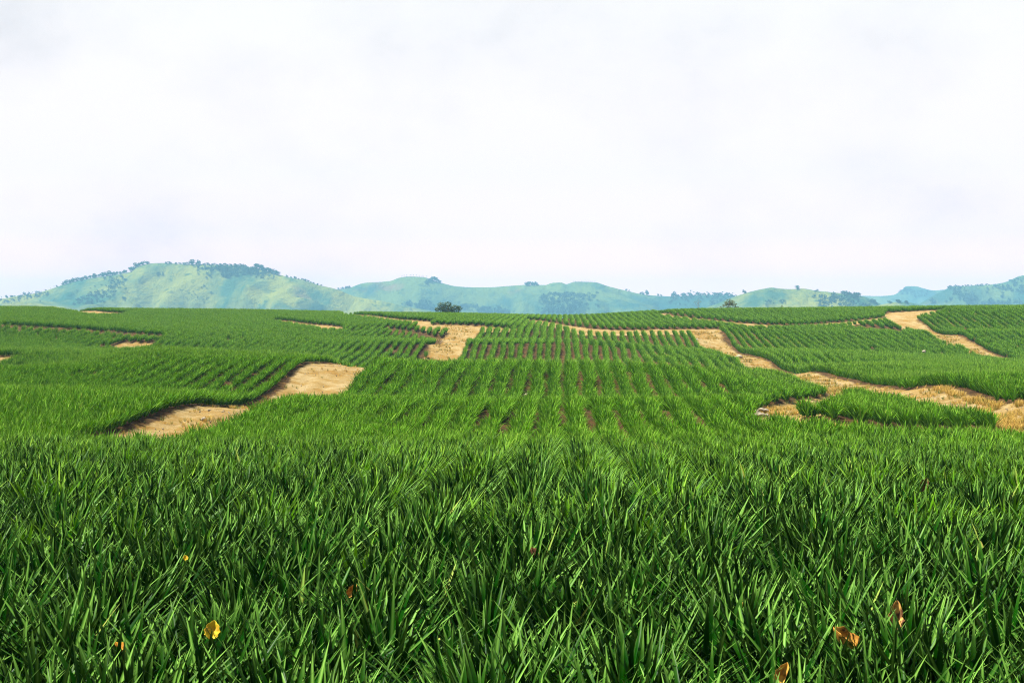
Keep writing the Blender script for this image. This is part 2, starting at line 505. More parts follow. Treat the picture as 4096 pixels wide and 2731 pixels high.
g = bpy.data.objects.new('ground', sub_mesh('ground', fr < 0, M_SOIL))
link(g); tag(g, 'brown field soil between the rows running out to the hills', 'ground', kind='structure')
road_labels = {
    'left': 'pale dirt track running uphill left of centre between planted blocks',
    'right': 'pale dirt track with straw grass winding down to the right edge',
    'farright': 'tan dirt track dropping from the skyline at far right',
    'farleft': 'small tan dirt patch below the long dark cross track at left',
    'farleftlow': 'small dirt patch cut by the left edge of the photo',
    'corner': 'straw covered dirt corner at the lower right edge of the tracks',
    'r1': 'thin dirt strip just under the skyline at far left',
    'r2': 'long dark dirt cross track below the left skyline',
    'r3': 'thin dirt strip in the upper field left of centre',
    'r4': 'dirt cross track below the round tree on the skyline',
    'r5': 'dirt cross track heading the left uphill track',
    'r5b': 'narrow dirt gap below a small planted strip left of centre',
    'r6': 'dirt cross track curving to the right uphill track',
    'r7': 'long dirt cross track sagging below the right skyline',
    'r8': 'narrow dark gap in the planting left of the far right track',
    'diag': 'narrow dirt path round the triangular planted patch',
}
for k, (n, P) in enumerate(ROADS):
    sel = fr == k
    if sel.any():
        o = link(bpy.data.objects.new('dirt_road', sub_mesh('dirt_road', sel, M_ROAD)))
        tag(o, road_labels[n], 'dirt road', kind='structure')


def surf_z(X, Y):
    """height of the built ground incl. sunken roads"""
    z = ground_z(X, Y)
    return z - ROAD_DROP * (road_index(np.atleast_1d(X), np.atleast_1d(Y)) >= 0)


# ------------------------------------------------------------------ pineapple plants
def leaf_strip(L, w, a0, a1, az, nseg, base, rr, fold=0.32, curve=1.4, hue=0.5, twist=0.0, across=3):
    """one channelled, pointed leaf; returns verts, quads, tip, hue"""
    s = np.linspace(0, 1, nseg + 1)
    ang = a0 + (a1 - a0) * s ** curve
    ds = L / nseg
    mid = 0.5 * (ang[1:] + ang[:-1])
    r = np.concatenate([[0], np.cumsum(np.sin(mid) * ds)])
    z = np.concatenate([[0], np.cumsum(np.cos(mid) * ds)])
    width = w * (0.72 + 0.28 * np.sin(np.clip(s / 0.45, 0, 1) * math.pi / 2)) * np.clip(1 - s ** 2.4, 0.0, 1) ** 0.9 + 0.0012
    ca, sa = math.cos(az), math.sin(az)
    tw = twist * s
    side = np.stack([-sa * np.cos(tw), ca * np.cos(tw), np.sin(tw)], -1)
    nx = -np.cos(ang)
    up = np.stack([nx * ca, nx * sa, np.sin(ang)], -1)     # points to the leaf's upper face
    ctr = np.stack([base[0] + r * ca, base[1] + r * sa, base[2] + z], -1)
    if across == 3:
        lft = ctr + side * (width * 0.5)[:, None] + up * (width * fold * 0.5)[:, None]
        rgt = ctr - side * (width * 0.5)[:, None] + up * (width * fold * 0.5)[:, None]
        V = np.stack([lft, ctr, rgt], 1).reshape(-1, 3)
    else:
        lft = ctr + side * (width * 0.5)[:, None]
        rgt = ctr - side * (width * 0.5)[:, None]
        V = np.stack([lft, rgt], 1).reshape(-1, 3)
    k = across
    q = []
    for i in range(nseg):
        for j in range(k - 1):
            q.append((i * k + j, i * k + j + 1, (i + 1) * k + j + 1, (i + 1) * k + j))
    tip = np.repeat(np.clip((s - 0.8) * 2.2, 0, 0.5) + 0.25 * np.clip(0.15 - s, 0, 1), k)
    if k == 3:                                             # sun sheen painted as a pale keel streak on some leaves
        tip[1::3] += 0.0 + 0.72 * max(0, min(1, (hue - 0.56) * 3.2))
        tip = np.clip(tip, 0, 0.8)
    else:                                                  # now and then a whole leaf paled in place of the keel sheen
        tip = np.clip(tip + 0.5 * max(0, min(1, (hue - 0.55) * 3)), 0, 0.8)
    return V, np.array(q), tip, np.full(len(V), hue)


class Cloud:
    def __init__(self):
        self.V, self.Q, self.T, self.H, self.n = [], [], [], [], 0

    def add(self, V, Q, tip, hue):
        self.V.append(V); self.Q.append(Q + self.n); self.T.append(tip); self.H.append(hue)
        self.n += len(V)

    def mesh(self, name, mat):
        return np_mesh(name, np.concatenate(self.V), np.concatenate(self.Q), mat,
                       attrs={'tip': np.concatenate(self.T), 'hue': np.concatenate(self.H)})


def add_plant(cl, rd, nleaf, nseg, across, at=(0, 0, 0), wide=1.0, size=1.0, outer=46, inner=6, bend=26):
    az = rd.uniform(0, 6.28)
    for i in range(nleaf):
        f = i / (nleaf - 1)                      # 0 outer .. 1 inner
        az += 2.39996 + rd.uniform(-0.25, 0.25)
        a0 = R(outer) * (1 - f) + R(inner) * f + R(rd.uniform(-8, 8))
        a1 = a0 + R(bend) * (1 - f) + R(rd.uniform(-3, 18))
        L = size * (0.80 + 0.26 * math.sin(math.pi * min(1, f * 1.25))) * rd.uniform(0.82, 1.12)
        if f > 0.85:
            L *= 0.75
        w = wide * rd.uniform(0.040, 0.056)
        b = (at[0] + 0.03 * math.cos(az), at[1] + 0.03 * math.sin(az), at[2] + 0.02 + 0.12 * f)
        cl.add(*leaf_strip(L, w, a0, a1, az, nseg, b, 0, fold=rd.uniform(0.25, 0.5), curve=rd.uniform(1.1, 1.7),
                           hue=min(1, max(0, rd.gauss(0.55, 0.2))), twist=rd.uniform(-0.5, 0.5), across=across))


def add_rosette(cl, rd, nleaf):
    az = rd.uniform(0, 6.28)
    for i in range(nleaf):
        f = i / (nleaf - 1)
        az += 2.39996 + rd.uniform(-0.3, 0.3)
        deg = 64 * (1 - f) + 17 * f + rd.uniform(-12, 12)
        top = rd.uniform(0.48, 0.78) - 0.16 * (1 - f) ** 2
        L = min(1.12, max(0.4, top / max(0.3, math.cos(R(deg + 4)))))
        b = (0.03 * math.cos(az), 0.03 * math.sin(az), 0.02 + 0.14 * f)
        cl.add(*leaf_strip(L, rd.uniform(0.046, 0.066), R(deg), R(deg + rd.uniform(-2, 14)), az, 6, b, 0, fold=rd.uniform(0.3, 0.6),
                           curve=1.5, hue=min(1, max(0, rd.gauss(0.5, 0.24))), twist=rd.uniform(-0.35, 0.35), across=3))


kinds = bpy.data.collections.new('plant_kinds')
rd = random.Random(3)
NEAR, MID, FARK = [], [], []
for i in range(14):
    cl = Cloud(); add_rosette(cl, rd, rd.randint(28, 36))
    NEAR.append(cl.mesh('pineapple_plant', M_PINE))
NEAR2 = []
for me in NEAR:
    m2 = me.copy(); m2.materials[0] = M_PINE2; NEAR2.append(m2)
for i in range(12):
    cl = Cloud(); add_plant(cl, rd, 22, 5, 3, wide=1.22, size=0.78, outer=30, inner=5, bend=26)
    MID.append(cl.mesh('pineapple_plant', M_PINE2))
LINE, GAPP, SEG = 0.15, 0.29, 1.16
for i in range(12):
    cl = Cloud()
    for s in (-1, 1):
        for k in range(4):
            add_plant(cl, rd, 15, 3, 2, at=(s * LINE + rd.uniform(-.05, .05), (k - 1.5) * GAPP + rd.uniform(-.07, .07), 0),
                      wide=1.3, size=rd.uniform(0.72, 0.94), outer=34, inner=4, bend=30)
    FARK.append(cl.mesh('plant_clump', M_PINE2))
for pref, L in (('a', NEAR), ('a2', NEAR2), ('b', MID), ('c', FARK)):
    for i, me in enumerate(L):
        kinds.objects.link(bpy.data.objects.new('plant_kind_%s%02d' % (pref, i), me))

BED = 1.2
T_LO, T_HI = -0.425, 0.365
Y_SINGLE, Y_MID, Y_END = 52.0, 115.0, 362.0

pts, rots, scls, idxs = [], [], [], []


def vnoise(x, y, s, o=0.0):
    return np.array([noise.noise(Vector((a * s + o, b * s, o))) for a, b in zip(x, y)])


def field_points(y0, y1, step, lines, jit):
    """bed-aligned candidate points"""
    kx0, kx1 = int(math.floor((T_LO * y1 - 4) / BED)), int(math.ceil((T_HI * y1 + 4) / BED))
    out = []
    for k in range(kx0, kx1 + 1):
        xc = (k + 0.5) * BED
        for ln in lines:
            ys = np.arange(y0, y1, step) + rng.uniform(0, step)
            xs = xc + ln + 0.09 * np.sin(ys * 0.17 + k * 1.7) + 0.05 * np.sin(ys * 0.6 + k) + rng.normal(0, jit, len(ys))
            ys = ys + rng.normal(0, jit, len(ys))
            m = (xs > T_LO * ys - 3) & (xs < T_HI * ys + 3)
            out.append(np.stack([xs[m], ys[m]], -1))
    P = np.concatenate(out)
    r = road_index(P[:, 0], P[:, 1])
    return P[r < 0]


def slope_rot(P, rz, amt=1.0):
    e = 0.5
    gx = (ground_z(P[:, 0] + e, P[:, 1]) - ground_z(P[:, 0] - e, P[:, 1])) / (2 * e)
    gy = (ground_z(P[:, 0], P[:, 1] + e) - ground_z(P[:, 0], P[:, 1] - e)) / (2 * e)
    c, s = np.cos(rz), np.sin(rz)
    # tilt expressed in the plant's own frame (XYZ euler: Z applied last)
    lx, ly = gx * c + gy * s, -gx * s + gy * c
    return np.stack([np.arctan(ly) * amt, -np.arctan(lx) * amt, rz], -1)


P1 = field_points(4.0, Y_SINGLE, 0.29, (-LINE, LINE), 0.06)
near_spread = np.clip((27 - P1[:, 1]) / 7, 0, 1)
P1[:, 0] += rng.uniform(-0.42, 0.42, len(P1)) * near_spread
P1[:, 1] += rng.uniform(-0.15, 0.15, len(P1)) * near_spread
P2 = field_points(Y_SINGLE, Y_MID, 0.29, (-LINE, LINE), 0.05)
P3 = field_points(Y_MID, Y_END, SEG, (0.0,), 0.04)
# a few missing plants
P1 = P1[rng.random(len(P1)) > 0.10 * np.clip((34 - P1[:, 1]) / 10, 0, 1)]
P2 = P2[rng.random(len(P2)) > 0.04]
P3 = P3[(vnoise(P3[:, 0], P3[:, 1], 0.55, 5.5) < 0.52) & (rng.random(len(P3)) > 0.012)]
P2 = P2[vnoise(P2[:, 0], P2[:, 1], 0.7, 2.5) < 0.55]
bedc = (np.floor(P2[:, 0] / BED) + 0.5) * BED
th2 = (P2[:, 0] > -50) & (P2[:, 0] < -14) & (P2[:, 1] > 90)
P2[:, 0] = np.where(th2, bedc + (P2[:, 0] - bedc) * 0.5, P2[:, 0])

# the 300 plants that show largest in the photograph stand as things of their own
Z1 = ground_z(P1[:, 0], P1[:, 1])
tx, ty, td = project(np.stack([P1[:, 0], P1[:, 1], Z1 + 0.72], -1))
cand = np.where((td > 2) & (tx > -60) & (tx < 4156) & (ty < 2760))[0]
cand = cand[np.argsort(td[cand])][:300]
hero = np.zeros(len(P1), bool)
hero[cand] = True
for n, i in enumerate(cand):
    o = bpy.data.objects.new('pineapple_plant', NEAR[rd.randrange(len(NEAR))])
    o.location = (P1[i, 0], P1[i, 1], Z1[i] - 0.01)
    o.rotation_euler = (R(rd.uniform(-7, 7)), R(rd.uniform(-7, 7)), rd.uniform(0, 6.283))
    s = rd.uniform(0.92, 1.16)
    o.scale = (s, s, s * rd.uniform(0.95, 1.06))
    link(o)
    tag(o, 'spiky dark green pineapple plant in the dense front edge of the crop', 'plant',
        'pineapple plants nearest the camera')

n0, n1, n2 = len(NEAR), len(NEAR) + len(NEAR2), len(NEAR) + len(NEAR2) + len(MID)
for P, lo, hi, smin, smax, tilt in ((P1[~hero], 0, n0, 0.90, 1.14, 0.12),
                                    (P2, n1, n2, 0.82, 1.14, 0.10),
                                    (P3, n2, n2 + len(FARK), 0.90, 1.12, 0.0)):
    n = len(P)
    z = ground_z(P[:, 0], P[:, 1])
    if tilt:
        rz = rng.uniform(0, 6.283, n)
        ro = np.stack([rng.normal(0, tilt, n), rng.normal(0, tilt, n), rz], -1)
    else:
        rz = np.where(rng.random(n) < 0.5, 0.0, math.pi) + rng.normal(0, 0.04, n)
        ro = slope_rot(P, rz)
    pts.append(np.stack([P[:, 0], P[:, 1], z - 0.01], -1))
    rots.append(ro)
    big = 1 + 0.10 * np.sin(P[:, 0] * 0.09 + 2) * np.sin(P[:, 1] * 0.06)
    sc = rng.uniform(smin, smax, n) * big * (1 - 0.12 * np.clip((P[:, 1] - 18) / 16, 0, 1) * (lo == 0))
    thin = (P[:, 0] > -50) & (P[:, 0] < -14) & (P[:, 1] > 94) & (P[:, 1] < 134)
    sc = sc * np.where(thin, 0.80, 1.0)
    wx = np.where(P[:, 0] < -12, 0.64, 0.80) if lo == n2 else np.ones(n)
    scls.append(np.stack([sc * wx, sc, sc], -1))
    ix = rng.integers(lo, hi, n)
    if lo == 0:                                            # more plants in the brightened, sunlit-looking leaf colour towards the middle distance
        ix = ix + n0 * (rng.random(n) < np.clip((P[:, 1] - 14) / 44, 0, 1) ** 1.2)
    idxs.append(ix)
pts = np.concatenate(pts); rots = np.concatenate(rots); scls = np.concatenate(scls); idxs = np.concatenate(idxs)


def instancer(name, P, rot, scl, idx, coll):
    me = bpy.data.meshes.new(name)
    me.vertices.add(len(P))
    me.vertices.foreach_set('co', P.astype(np.float32).ravel())
    a = me.attributes.new('rot', 'FLOAT_VECTOR', 'POINT'); a.data.foreach_set('vector', rot.astype(np.float32).ravel())
    a = me.attributes.new('scl', 'FLOAT_VECTOR', 'POINT'); a.data.foreach_set('vector', np.asarray(scl, dtype=np.float32).ravel())
    a = me.attributes.new('idx', 'INT', 'POINT'); a.data.foreach_set('value', idx.astype(np.int32))
    o = link(bpy.data.objects.new(name, me))
    ng = bpy.data.node_groups.new(name, 'GeometryNodeTree')
    ng.interface.new_socket('Geometry', in_out='INPUT', socket_type='NodeSocketGeometry')
    ng.interface.new_socket('Geometry', in_out='OUTPUT', socket_type='NodeSocketGeometry')
    N, Lk = ng.nodes, ng.links
    gi, go = N.new('NodeGroupInput'), N.new('NodeGroupOutput')
    ip = N.new('GeometryNodeInstanceOnPoints')
    ci = N.new('GeometryNodeCollectionInfo')
    ci.inputs['Collection'].default_value = coll
    ci.inputs['Separate Children'].default_value = True
    ci.inputs['Reset Children'].default_value = True

    def att(n_, t):
        x = N.new('GeometryNodeInputNamedAttribute'); x.data_type = t
        x.inputs['Name'].default_value = n_
        return [s for s in x.outputs if s.enabled and s.name == 'Attribute'][0]
    er = N.new('FunctionNodeEulerToRotation')
    Lk.new(att('rot', 'FLOAT_VECTOR'), er.inputs[0])
    ip.inputs['Pick Instance'].default_value = True
    Lk.new(gi.outputs[0], ip.inputs['Points'])
    Lk.new(ci.outputs[0], ip.inputs['Instance'])
    Lk.new(att('idx', 'INT'), ip.inputs['Instance Index'])
    Lk.new(er.outputs[0], ip.inputs['Rotation'])
    Lk.new(att('scl', 'FLOAT_VECTOR'), ip.inputs['Scale'])
    Lk.new(ip.outputs[0], go.inputs[0])
    md = o.modifiers.new('scatter', 'NODES')
    md.node_group = ng
    return o


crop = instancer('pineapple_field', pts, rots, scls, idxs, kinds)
tag(crop, 'dense green rows of pineapple plants covering the rolling field', 'crop field', kind='stuff')
print('crop points', len(pts), 'near', len(P1), 'mid', len(P2), 'far', len(P3))

# ------------------------------------------------------------------ dry grass and weeds on the tracks
tk = bpy.data.collections.new('tuft_kinds')
for i in range(6):
    cl = Cloud()
    for b in range(16):
        a = rd.uniform(0, 6.28)
        cl.add(*leaf_strip(rd.uniform(0.12, 0.34), rd.uniform(0.012, 0.022), R(rd.uniform(2, 35)), R(rd.uniform(25, 85)), a, 3,
                           (rd.uniform(-.07, .07), rd.uniform(-.07, .07), 0), 0, hue=rd.uniform(0.1, 1), across=2))
    tk.objects.link(bpy.data.objects.new('tuft_%02d' % i, cl.mesh('tuft', M_STRAW if i < 4 else M_WEED)))


tp, ti, ts = [], [], []


def tufts(x0, x1, y0, y1, dens, thr, weed=0.12, big=1.0, sc=0.45):
    n = int((x1 - x0) * (y1 - y0) * dens)
    x = rng.uniform(x0, x1, n); yy = rng.uniform(y0, y1, n)
    k = vnoise(x, yy, sc, 3.7) > thr
    x, yy = x[k], yy[k]
    r = road_index(x, yy) >= 0
    x, yy = x[r], yy[r]
    tp.append(np.stack([x, yy, surf_z(x, yy) - 0.02], -1))
    ti.append(np.where(rng.random(len(x)) < weed, rng.integers(4, 6, len(x)), rng.integers(0, 4, len(x))))
    ts.append(rng.uniform(0.6, 1.3, len(x)) * big)


tufts(18.2, 25.3, 56, 84, 18, -0.08, 0.06, 1.15)        # straw at the right edge
tufts(24.2, 25.3, 62, 100, 22, -0.1, 0.1, 1.3)
tufts(20.2, 25.3, 84, 122, 5, 0.12, 0.25)
tufts(20.2, 25.3, 108, 150, 12, 0.0, 0.45, 0.9)
tufts(20.2, 25.3, 160, 245, 5, 0.12, 0.25, 1.1)
tufts(-19.5, -14.3, 84, 98, 10, -0.05, 0.4, 0.9)
tufts(-19.5, -14.3, 54, 84, 4, 0.1, 0.3, 0.8)
tufts(-19.5, -14.3, 98, 122, 1.6, 0.12, 0.4, 0.8)
tufts(-19.5, -14.3, 180, 252, 3, 0.05, 0.3, 1.0)
tufts(60, 65.5, 205, 250, 6, 0.0, 0.35, 1.2)
tufts(8, 21, 60, 95, 8, 0.0, 0.3, 0.9)
bm_ = (sm > 0.18) & (sm < 0.62) & (GY > 50) & (GY < 290)
bx, by = GX[bm_], GY[bm_]
k_ = (rng.random(len(bx)) < 0.16)
bx, by = bx[k_] + rng.normal(0, .2, k_.sum()), by[k_] + rng.normal(0, .2, k_.sum())
tp.append(np.stack([bx, by, ground_z(bx, by) - 0.15], -1))
ti.append(np.where(rng.random(len(bx)) < 0.5, rng.integers(4, 6, len(bx)), rng.integers(0, 4, len(bx))))
ts.append(rng.uniform(0.6, 1.25, len(bx)))
tp = np.concatenate(tp); ti = np.concatenate(ti); ts = np.concatenate(ts)
tr_ = np.stack([np.zeros(len(tp)), np.zeros(len(tp)), rng.uniform(0, 6.28, len(tp))], -1)
dg = instancer('dry_grass', tp, tr_, np.repeat(ts[:, None], 3, 1), ti, tk)
tag(dg, 'straw coloured grass and weeds growing on the dirt tracks', 'grass', kind='stuff')
print('tufts', len(tp))

# ------------------------------------------------------------------ stones
def stone_mesh(seed, r):
    import bmesh
    bm = bmesh.new()
    bmesh.ops.create_icosphere(bm, subdivisions=3, radius=1.0)
    rs = random.Random(seed)
    off = Vector((rs.uniform(0, 50), rs.uniform(0, 50), rs.uniform(0, 50)))
    sx, sy, sz = rs.uniform(.8, 1.3), rs.uniform(.8, 1.2), rs.uniform(.55, .85)
    for v in bm.verts:
        k = 1 + 0.35 * noise.noise(v.co * 1.1 + off) + 0.12 * noise.noise(v.co * 3.0 + off)
        c = v.co.normalized() * k
        for p in range(4):                                   # facets
            n_ = Vector((math.sin(p * 2.1 + seed), math.cos(p * 1.7 + seed * 2), math.sin(p * 3.3 + 1))).normalized()
            dd = c.dot(n_) - 0.72
            if dd > 0:
                c -= n_ * dd * 0.85
        v.co = Vector((c.x * sx, c.y * sy, c.z * sz)) * r
    me = bpy.data.meshes.new('stone')
    bm.to_mesh(me); bm.free()
    me.materials.append(M_STONE)
    return me


gk = bpy.data.collections.new('gravel_kinds')
for i in range(4):
    gk.objects.link(bpy.data.objects.new('gravel_%d' % i, stone_mesh(90 + i, 1.0)))
n_ = 6000
gx_ = np.concatenate([rng.uniform(-19, -14.8, n_ // 2), rng.uniform(20.8, 24.8, n_ // 2)])
gy_ = rng.uniform(55, 250, len(gx_))
kk = (road_index(gx_, gy_) >= 0) & (vnoise(gx_, gy_, 0.3, 8.1) > -0.05)
gx_, gy_ = gx_[kk], gy_[kk]
gv = instancer('gravel', np.stack([gx_, gy_, surf_z(gx_, gy_)], -1), rng.uniform(0, 6, (len(gx_), 3)),
               np.repeat((0.015 + 0.05 * rng.random(len(gx_)) ** 3)[:, None], 3, 1), rng.integers(0, 4, len(gx_)), gk)
tag(gv, 'loose pale stones strewn over the dirt tracks', 'gravel', kind='stuff')


def put_stone(px, py, r, label, group=None, up=0.0, seed=None):
    x, yy = unproject(px, py)
    o = link(bpy.data.objects.new('stone', stone_mesh(seed or int(px + py), r)))
    o.location = (x, yy, float(surf_z(x, yy)[0]) + r * 0.4 + up)
    o.rotation_euler = (0, 0, px % 6)
    tag(o, label, 'stone', group)


pile = [(3018, 1643, .20, 0), (3034, 1638, .22, 0), (3050, 1641, .19, 0), (3036, 1645, .21, .05), (3068, 1640, .17, 0), (3045, 1632, .22, .2),
        (3060, 1632, .19, .16), (3026, 1636, .18, .16), (3009, 1647, .15, 0)]
for i, (a, b, r_, u) in enumerate(pile):
    r_, u = r_ * 0.8, u * 0.8
    put_stone(a, b + 6, r_, 'pale stone in the heap beside the triangular planted patch', 'stones heaped at the path corner', u, seed=i + 40)
put_stone(817, 1662, 0.14, 'small white stone lying on the left dirt track')
put_stone(2109, 1586, 0.24, 'tan stone in the furrow between rows near the middle')
put_stone(1657, 1574, 0.17, 'tan stone at the foot of a furrow beside the left track')
put_stone(2954, 1428, 0.5, 'large tan boulder at the edge of the right dirt track')
put_stone(2787, 1355, 0.26, 'white stone at the left edge of the right uphill track')
put_stone(3696, 1430, 0.35, 'lone white stone among the plants right of the right track', up=0.75)

# ------------------------------------------------------------------ dry leaves caught on the plants
def dry_leaf(px, py, w, L, tilt, roll, az, curl, cols_, label, up=0.66):
    x, yy = unproject(px, py, up)
    m, nt, b = new_mat('dry leaf')
    tc = node(nt, 'ShaderNodeTexCoord')
    n1 = noise_node(nt, 16, 4, 0.6, tc.outputs['Object'])
    r1 = ramp(nt, [(0.33, cols_[2]), (0.48, cols_[1]), (0.62, cols_[0])])
    nt.links.new(n1.outputs[0], r1.inputs[0])
    nt.links.new(r1.outputs[0], b.inputs['Base Color'])
    b.inputs['Roughness'].default_value = 0.7
    b.inputs['Specular IOR Level'].default_value = 0.15
    n = 13; k = 9
    V = []
    for i in range(n):
        s = i / (n - 1)
        hw = w * 0.5 * (math.sin(math.pi * (0.05 + 0.95 * s) ** 0.8) ** 0.8 if s < 1 else 0) * (1 + 0.12 * math.sin(s * 23 + w * 90)) + 0.001
        for j in range(k):
            q = (j / (k - 1)) * 2 - 1
            wav = 0.5 * noise.noise(Vector((q * 1.6 + px, s * 3.2, py))) + 0.14 * math.sin(s * 26) * abs(q)
            V.append((q * hw, (s - 0.5) * L, curl * (q * q) * hw * 1.6 + curl * 0.5 * L * ((s - .5) * 2) ** 2 * 0.5 + wav * hw))
    Q = [(i * k + j, i * k + j + 1, (i + 1) * k + j + 1, (i + 1) * k + j) for i in range(n - 1) for j in range(k - 1)]
    # thin petiole along the foot of the leaf
    o = link(bpy.data.objects.new('dry_leaf', np_mesh('dry_leaf', V, Q, m)))
    so = o.modifiers.new('thick', 'SOLIDIFY'); so.thickness = 0.0015
    o.location = (x, yy, float(ground_z(x, yy)) + up)
    o.rotation_euler = (R(tilt), R(roll), R(az))
    tag(o, label, 'leaf')
    st = Cloud()
    st.add(*leaf_strip(L * 0.3, 0.006, R(100), R(110), -math.pi / 2, 3, (0, -L * 0.48, 0.5 * curl * L * 0.5), 0, across=2))
    so_ = link(bpy.data.objects.new('stalk', st.mesh('stalk', m)), o)
    return o


YEL = ((0.55, 0.40, 0.015), (0.50, 0.33, 0.01), (0.40, 0.2, 0.015))
ORA = ((0.62, 0.30, 0.02), (0.50, 0.22, 0.015), (0.28, 0.11, 0.01))
BRN = ((0.52, 0.30, 0.045), (0.40, 0.18, 0.02), (0.08, 0.03, 0.006))
DRK = ((0.16, 0.065, 0.015), (0.08, 0.03, 0.008), (0.03, 0.012, 0.004))
dry_leaf(850, 2525, .12, .16, 62, 10, 8, .5, YEL, 'bright yellow fallen leaf standing among the front plants at left', 0.75)
dry_leaf(475, 2596, .11, .13, 30, 20, 60, .4, ORA, 'orange yellow fallen leaf half sunk among plants at lower left', 0.70)
dry_leaf(3360, 2572, .19, .24, 48, -14, 70, .7, BRN, 'largest curled brown leaf lying on the front plants at right', 0.72)
dry_leaf(3572, 2468, .13, .26, 66, 18, 8, .7, ((.6, .33, .07), (.2, .09, .03), (.05, .02, .01)), 'tall dark brown curled leaf behind the largest brown leaf', 0.76)
dry_leaf(3128, 2700, .10, .20, 60, 22, -14, .5, BRN, 'orange brown leaf upright at the bottom edge', 0.70)
dry_leaf(3692, 1942, .13, .26, 66, 30, -8, .8, DRK, 'dark brown dry leaf hanging on the plants in the right midground', 0.80)
dry_leaf(2962, 2430, .10, .13, 46, 30, 30, .9, BRN, 'small crumpled tan leaf left of the largest brown leaf', 0.68)
dry_leaf(742, 2234, .05, .07, 50, 0, 20, .5, YEL, 'tiny yellow leaf far back among the plants at left', 0.76)
dry_leaf(1408, 2372, .08, .15, 60, 30, -5, .9, BRN, 'small brown leaf caught among plants left of centre', 0.66)
dry_leaf(2125, 2216, .10, .13, 54, 12, 40, .9, DRK, 'almost black dry leaf among the plants right of centre', 0.76)

# ------------------------------------------------------------------ hills
HMAT = [hill_material('hill grass', (0.175, 0.185, 0.03), (0.02, 0.072, 0.042), (0.19, 0.125, 0.06), (0.02, 0.055, 0.02), 1.0),
        hill_material('hill grass far', (0.095, 0.135, 0.035), (0.016, 0.058, 0.042), (0.16, 0.10, 0.06), (0.012, 0.042, 0.02), 1.0)]


def fbm(p, o=4):
    return noise.fractal(p, 0.9, 2.0, o, noise_basis='PERLIN_ORIGINAL')


def build_hill(name, label, prof, D, front, back, base, mat, gul, seed, shear=0.0):
    D, front, back, gul = D * 1.35, front * 1.35, back * 1.3, gul * 6.0
    px = np.array([p[0] for p in prof], float); py = np.array([p[1] for p in prof], float)
    xs = np.arange(px[0], px[-1] + 1, 9.0)
    ys = pchip(px, py, xs)
    nf, nb = 46, 14
    us = np.concatenate([np.linspace(-1, 0, nb, endpoint=False), np.linspace(0, 1, nf)])    # + is towards the camera
    V = np.zeros((len(us), len(xs), 3)); GU = np.zeros((len(us), len(xs)))
    for j, (x, yv) in enumerate(zip(xs, ys)):
        zr = (YH - yv) / F * D
        X0 = (x - XV) / F * D
        for i, u in enumerate(us):
            w = front if u >= 0 else back
            Y = D - u * w
            X = X0 + shear * max(u, 0) * front
            a = abs(u)
            g_ = (1 - a) ** 1.25 * (1 - 0.25 * math.sin(math.pi * a))
            z = base + (zr - base) * g_
            if u > 0:
                p = Vector((X / 280 + seed, Y / 700, 0.3 * seed))
                warp = noise.noise(Vector((X / 540, Y / 400, seed))) * 0.7
                rid = 1 - abs(noise.noise(Vector((X / 310 + warp + seed, Y / 1080, seed)))) * 2
                rid2 = 1 - abs(noise.noise(Vector((X / 128 + warp * 2 + seed, Y / 560, seed + 5)))) * 2
                env = min(1, a * 4.5) * (1 - a) ** 0.5
                rid3 = 1 - abs(noise.noise(Vector((X / 52 + warp * 3 + seed, Y / 200, seed + 9)))) * 2
                dz = gul * (0.7 * (rid - 0.75) + 0.42 * (rid2 - 0.6) + 0.20 * (rid3 - 0.6) + 0.3 * fbm(p)) * env
                z += dz * (min(1, a * 0.9) if dz > 0 else 1)
                GU[i, j] = max(0, 0.75 - 0.6 * rid - 0.4 * rid2) * 1.6 * min(1, a * 3)
            V[i, j] = (X, Y, z)
    n0, n1 = len(us), len(xs)
    ix = np.arange(n0 * n1).reshape(n0, n1)
    Q = np.stack([ix[:-1, :-1], ix[:-1, 1:], ix[1:, 1:], ix[1:, :-1]], -1).reshape(-1, 4)[:, ::-1]
    me = np_mesh(name, V.reshape(-1, 3), Q, mat, attrs={'gully': GU.ravel()})
    o = link(bpy.data.objects.new(name, me))
    tag(o, label, 'hill', kind='structure')
    bv = BVHTree.FromPolygons([Vector(v) for v in V.reshape(-1, 3)], [tuple(int(k) for k in q) for q in Q])
    return o, bv


HA = [(-520, 1262), (-200, 1222), (0, 1191), (65, 1179), (119, 1172), (196, 1150), (256, 1129), (333, 1112), (411, 1101), (476, 1091), (512, 1084), (530, 1068), (571, 1054), (625, 1050),
      (714, 1054), (792, 1056), (893, 1059), (976, 1065), (1024, 1071), (1060, 1082), (1113, 1098), (1149, 1107), (1208, 1119), (1274, 1140), (1339, 1155), (1419, 1186), (1538, 1206),
      (1627, 1227), (1705, 1240), (1850, 1270)]
HB = [(1150, 1230), (1250, 1185), (1348, 1158), (1389, 1152), (1455, 1131), (1556, 1124), (1598, 1110), (1633, 1106), (1693, 1108), (1729, 1120), (1776, 1134), (1824, 1145), (1895, 1149), (1949, 1149),
      (2044, 1143), (2115, 1139), (2181, 1140), (2211, 1131), (2246, 1130), (2264, 1137), (2300, 1127), (2377, 1129), (2431, 1145), (2508, 1164), (2580, 1179), (2639, 1184), (2700, 1186),
      (2797, 1180), (2892, 1180), (2960, 1190), (3100, 1215), (3300, 1260)]
HC = [(2800, 1240), (2900, 1200), (2952, 1181), (3011, 1164), (3053, 1155), (3083, 1151), (3113, 1155), (3154, 1157), (3202, 1155), (3261, 1164), (3321, 1170), (3380, 1177), (3440, 1186), (3494, 1208), (3529, 1224), (3620, 1262)]
HD = [(3250, 1225), (3440, 1184), (3500, 1185), (3559, 1181), (3589, 1167), (3613, 1146), (3648, 1146), (3678, 1154), (3720, 1163), (3767, 1160), (3850, 1190), (3950, 1250)]
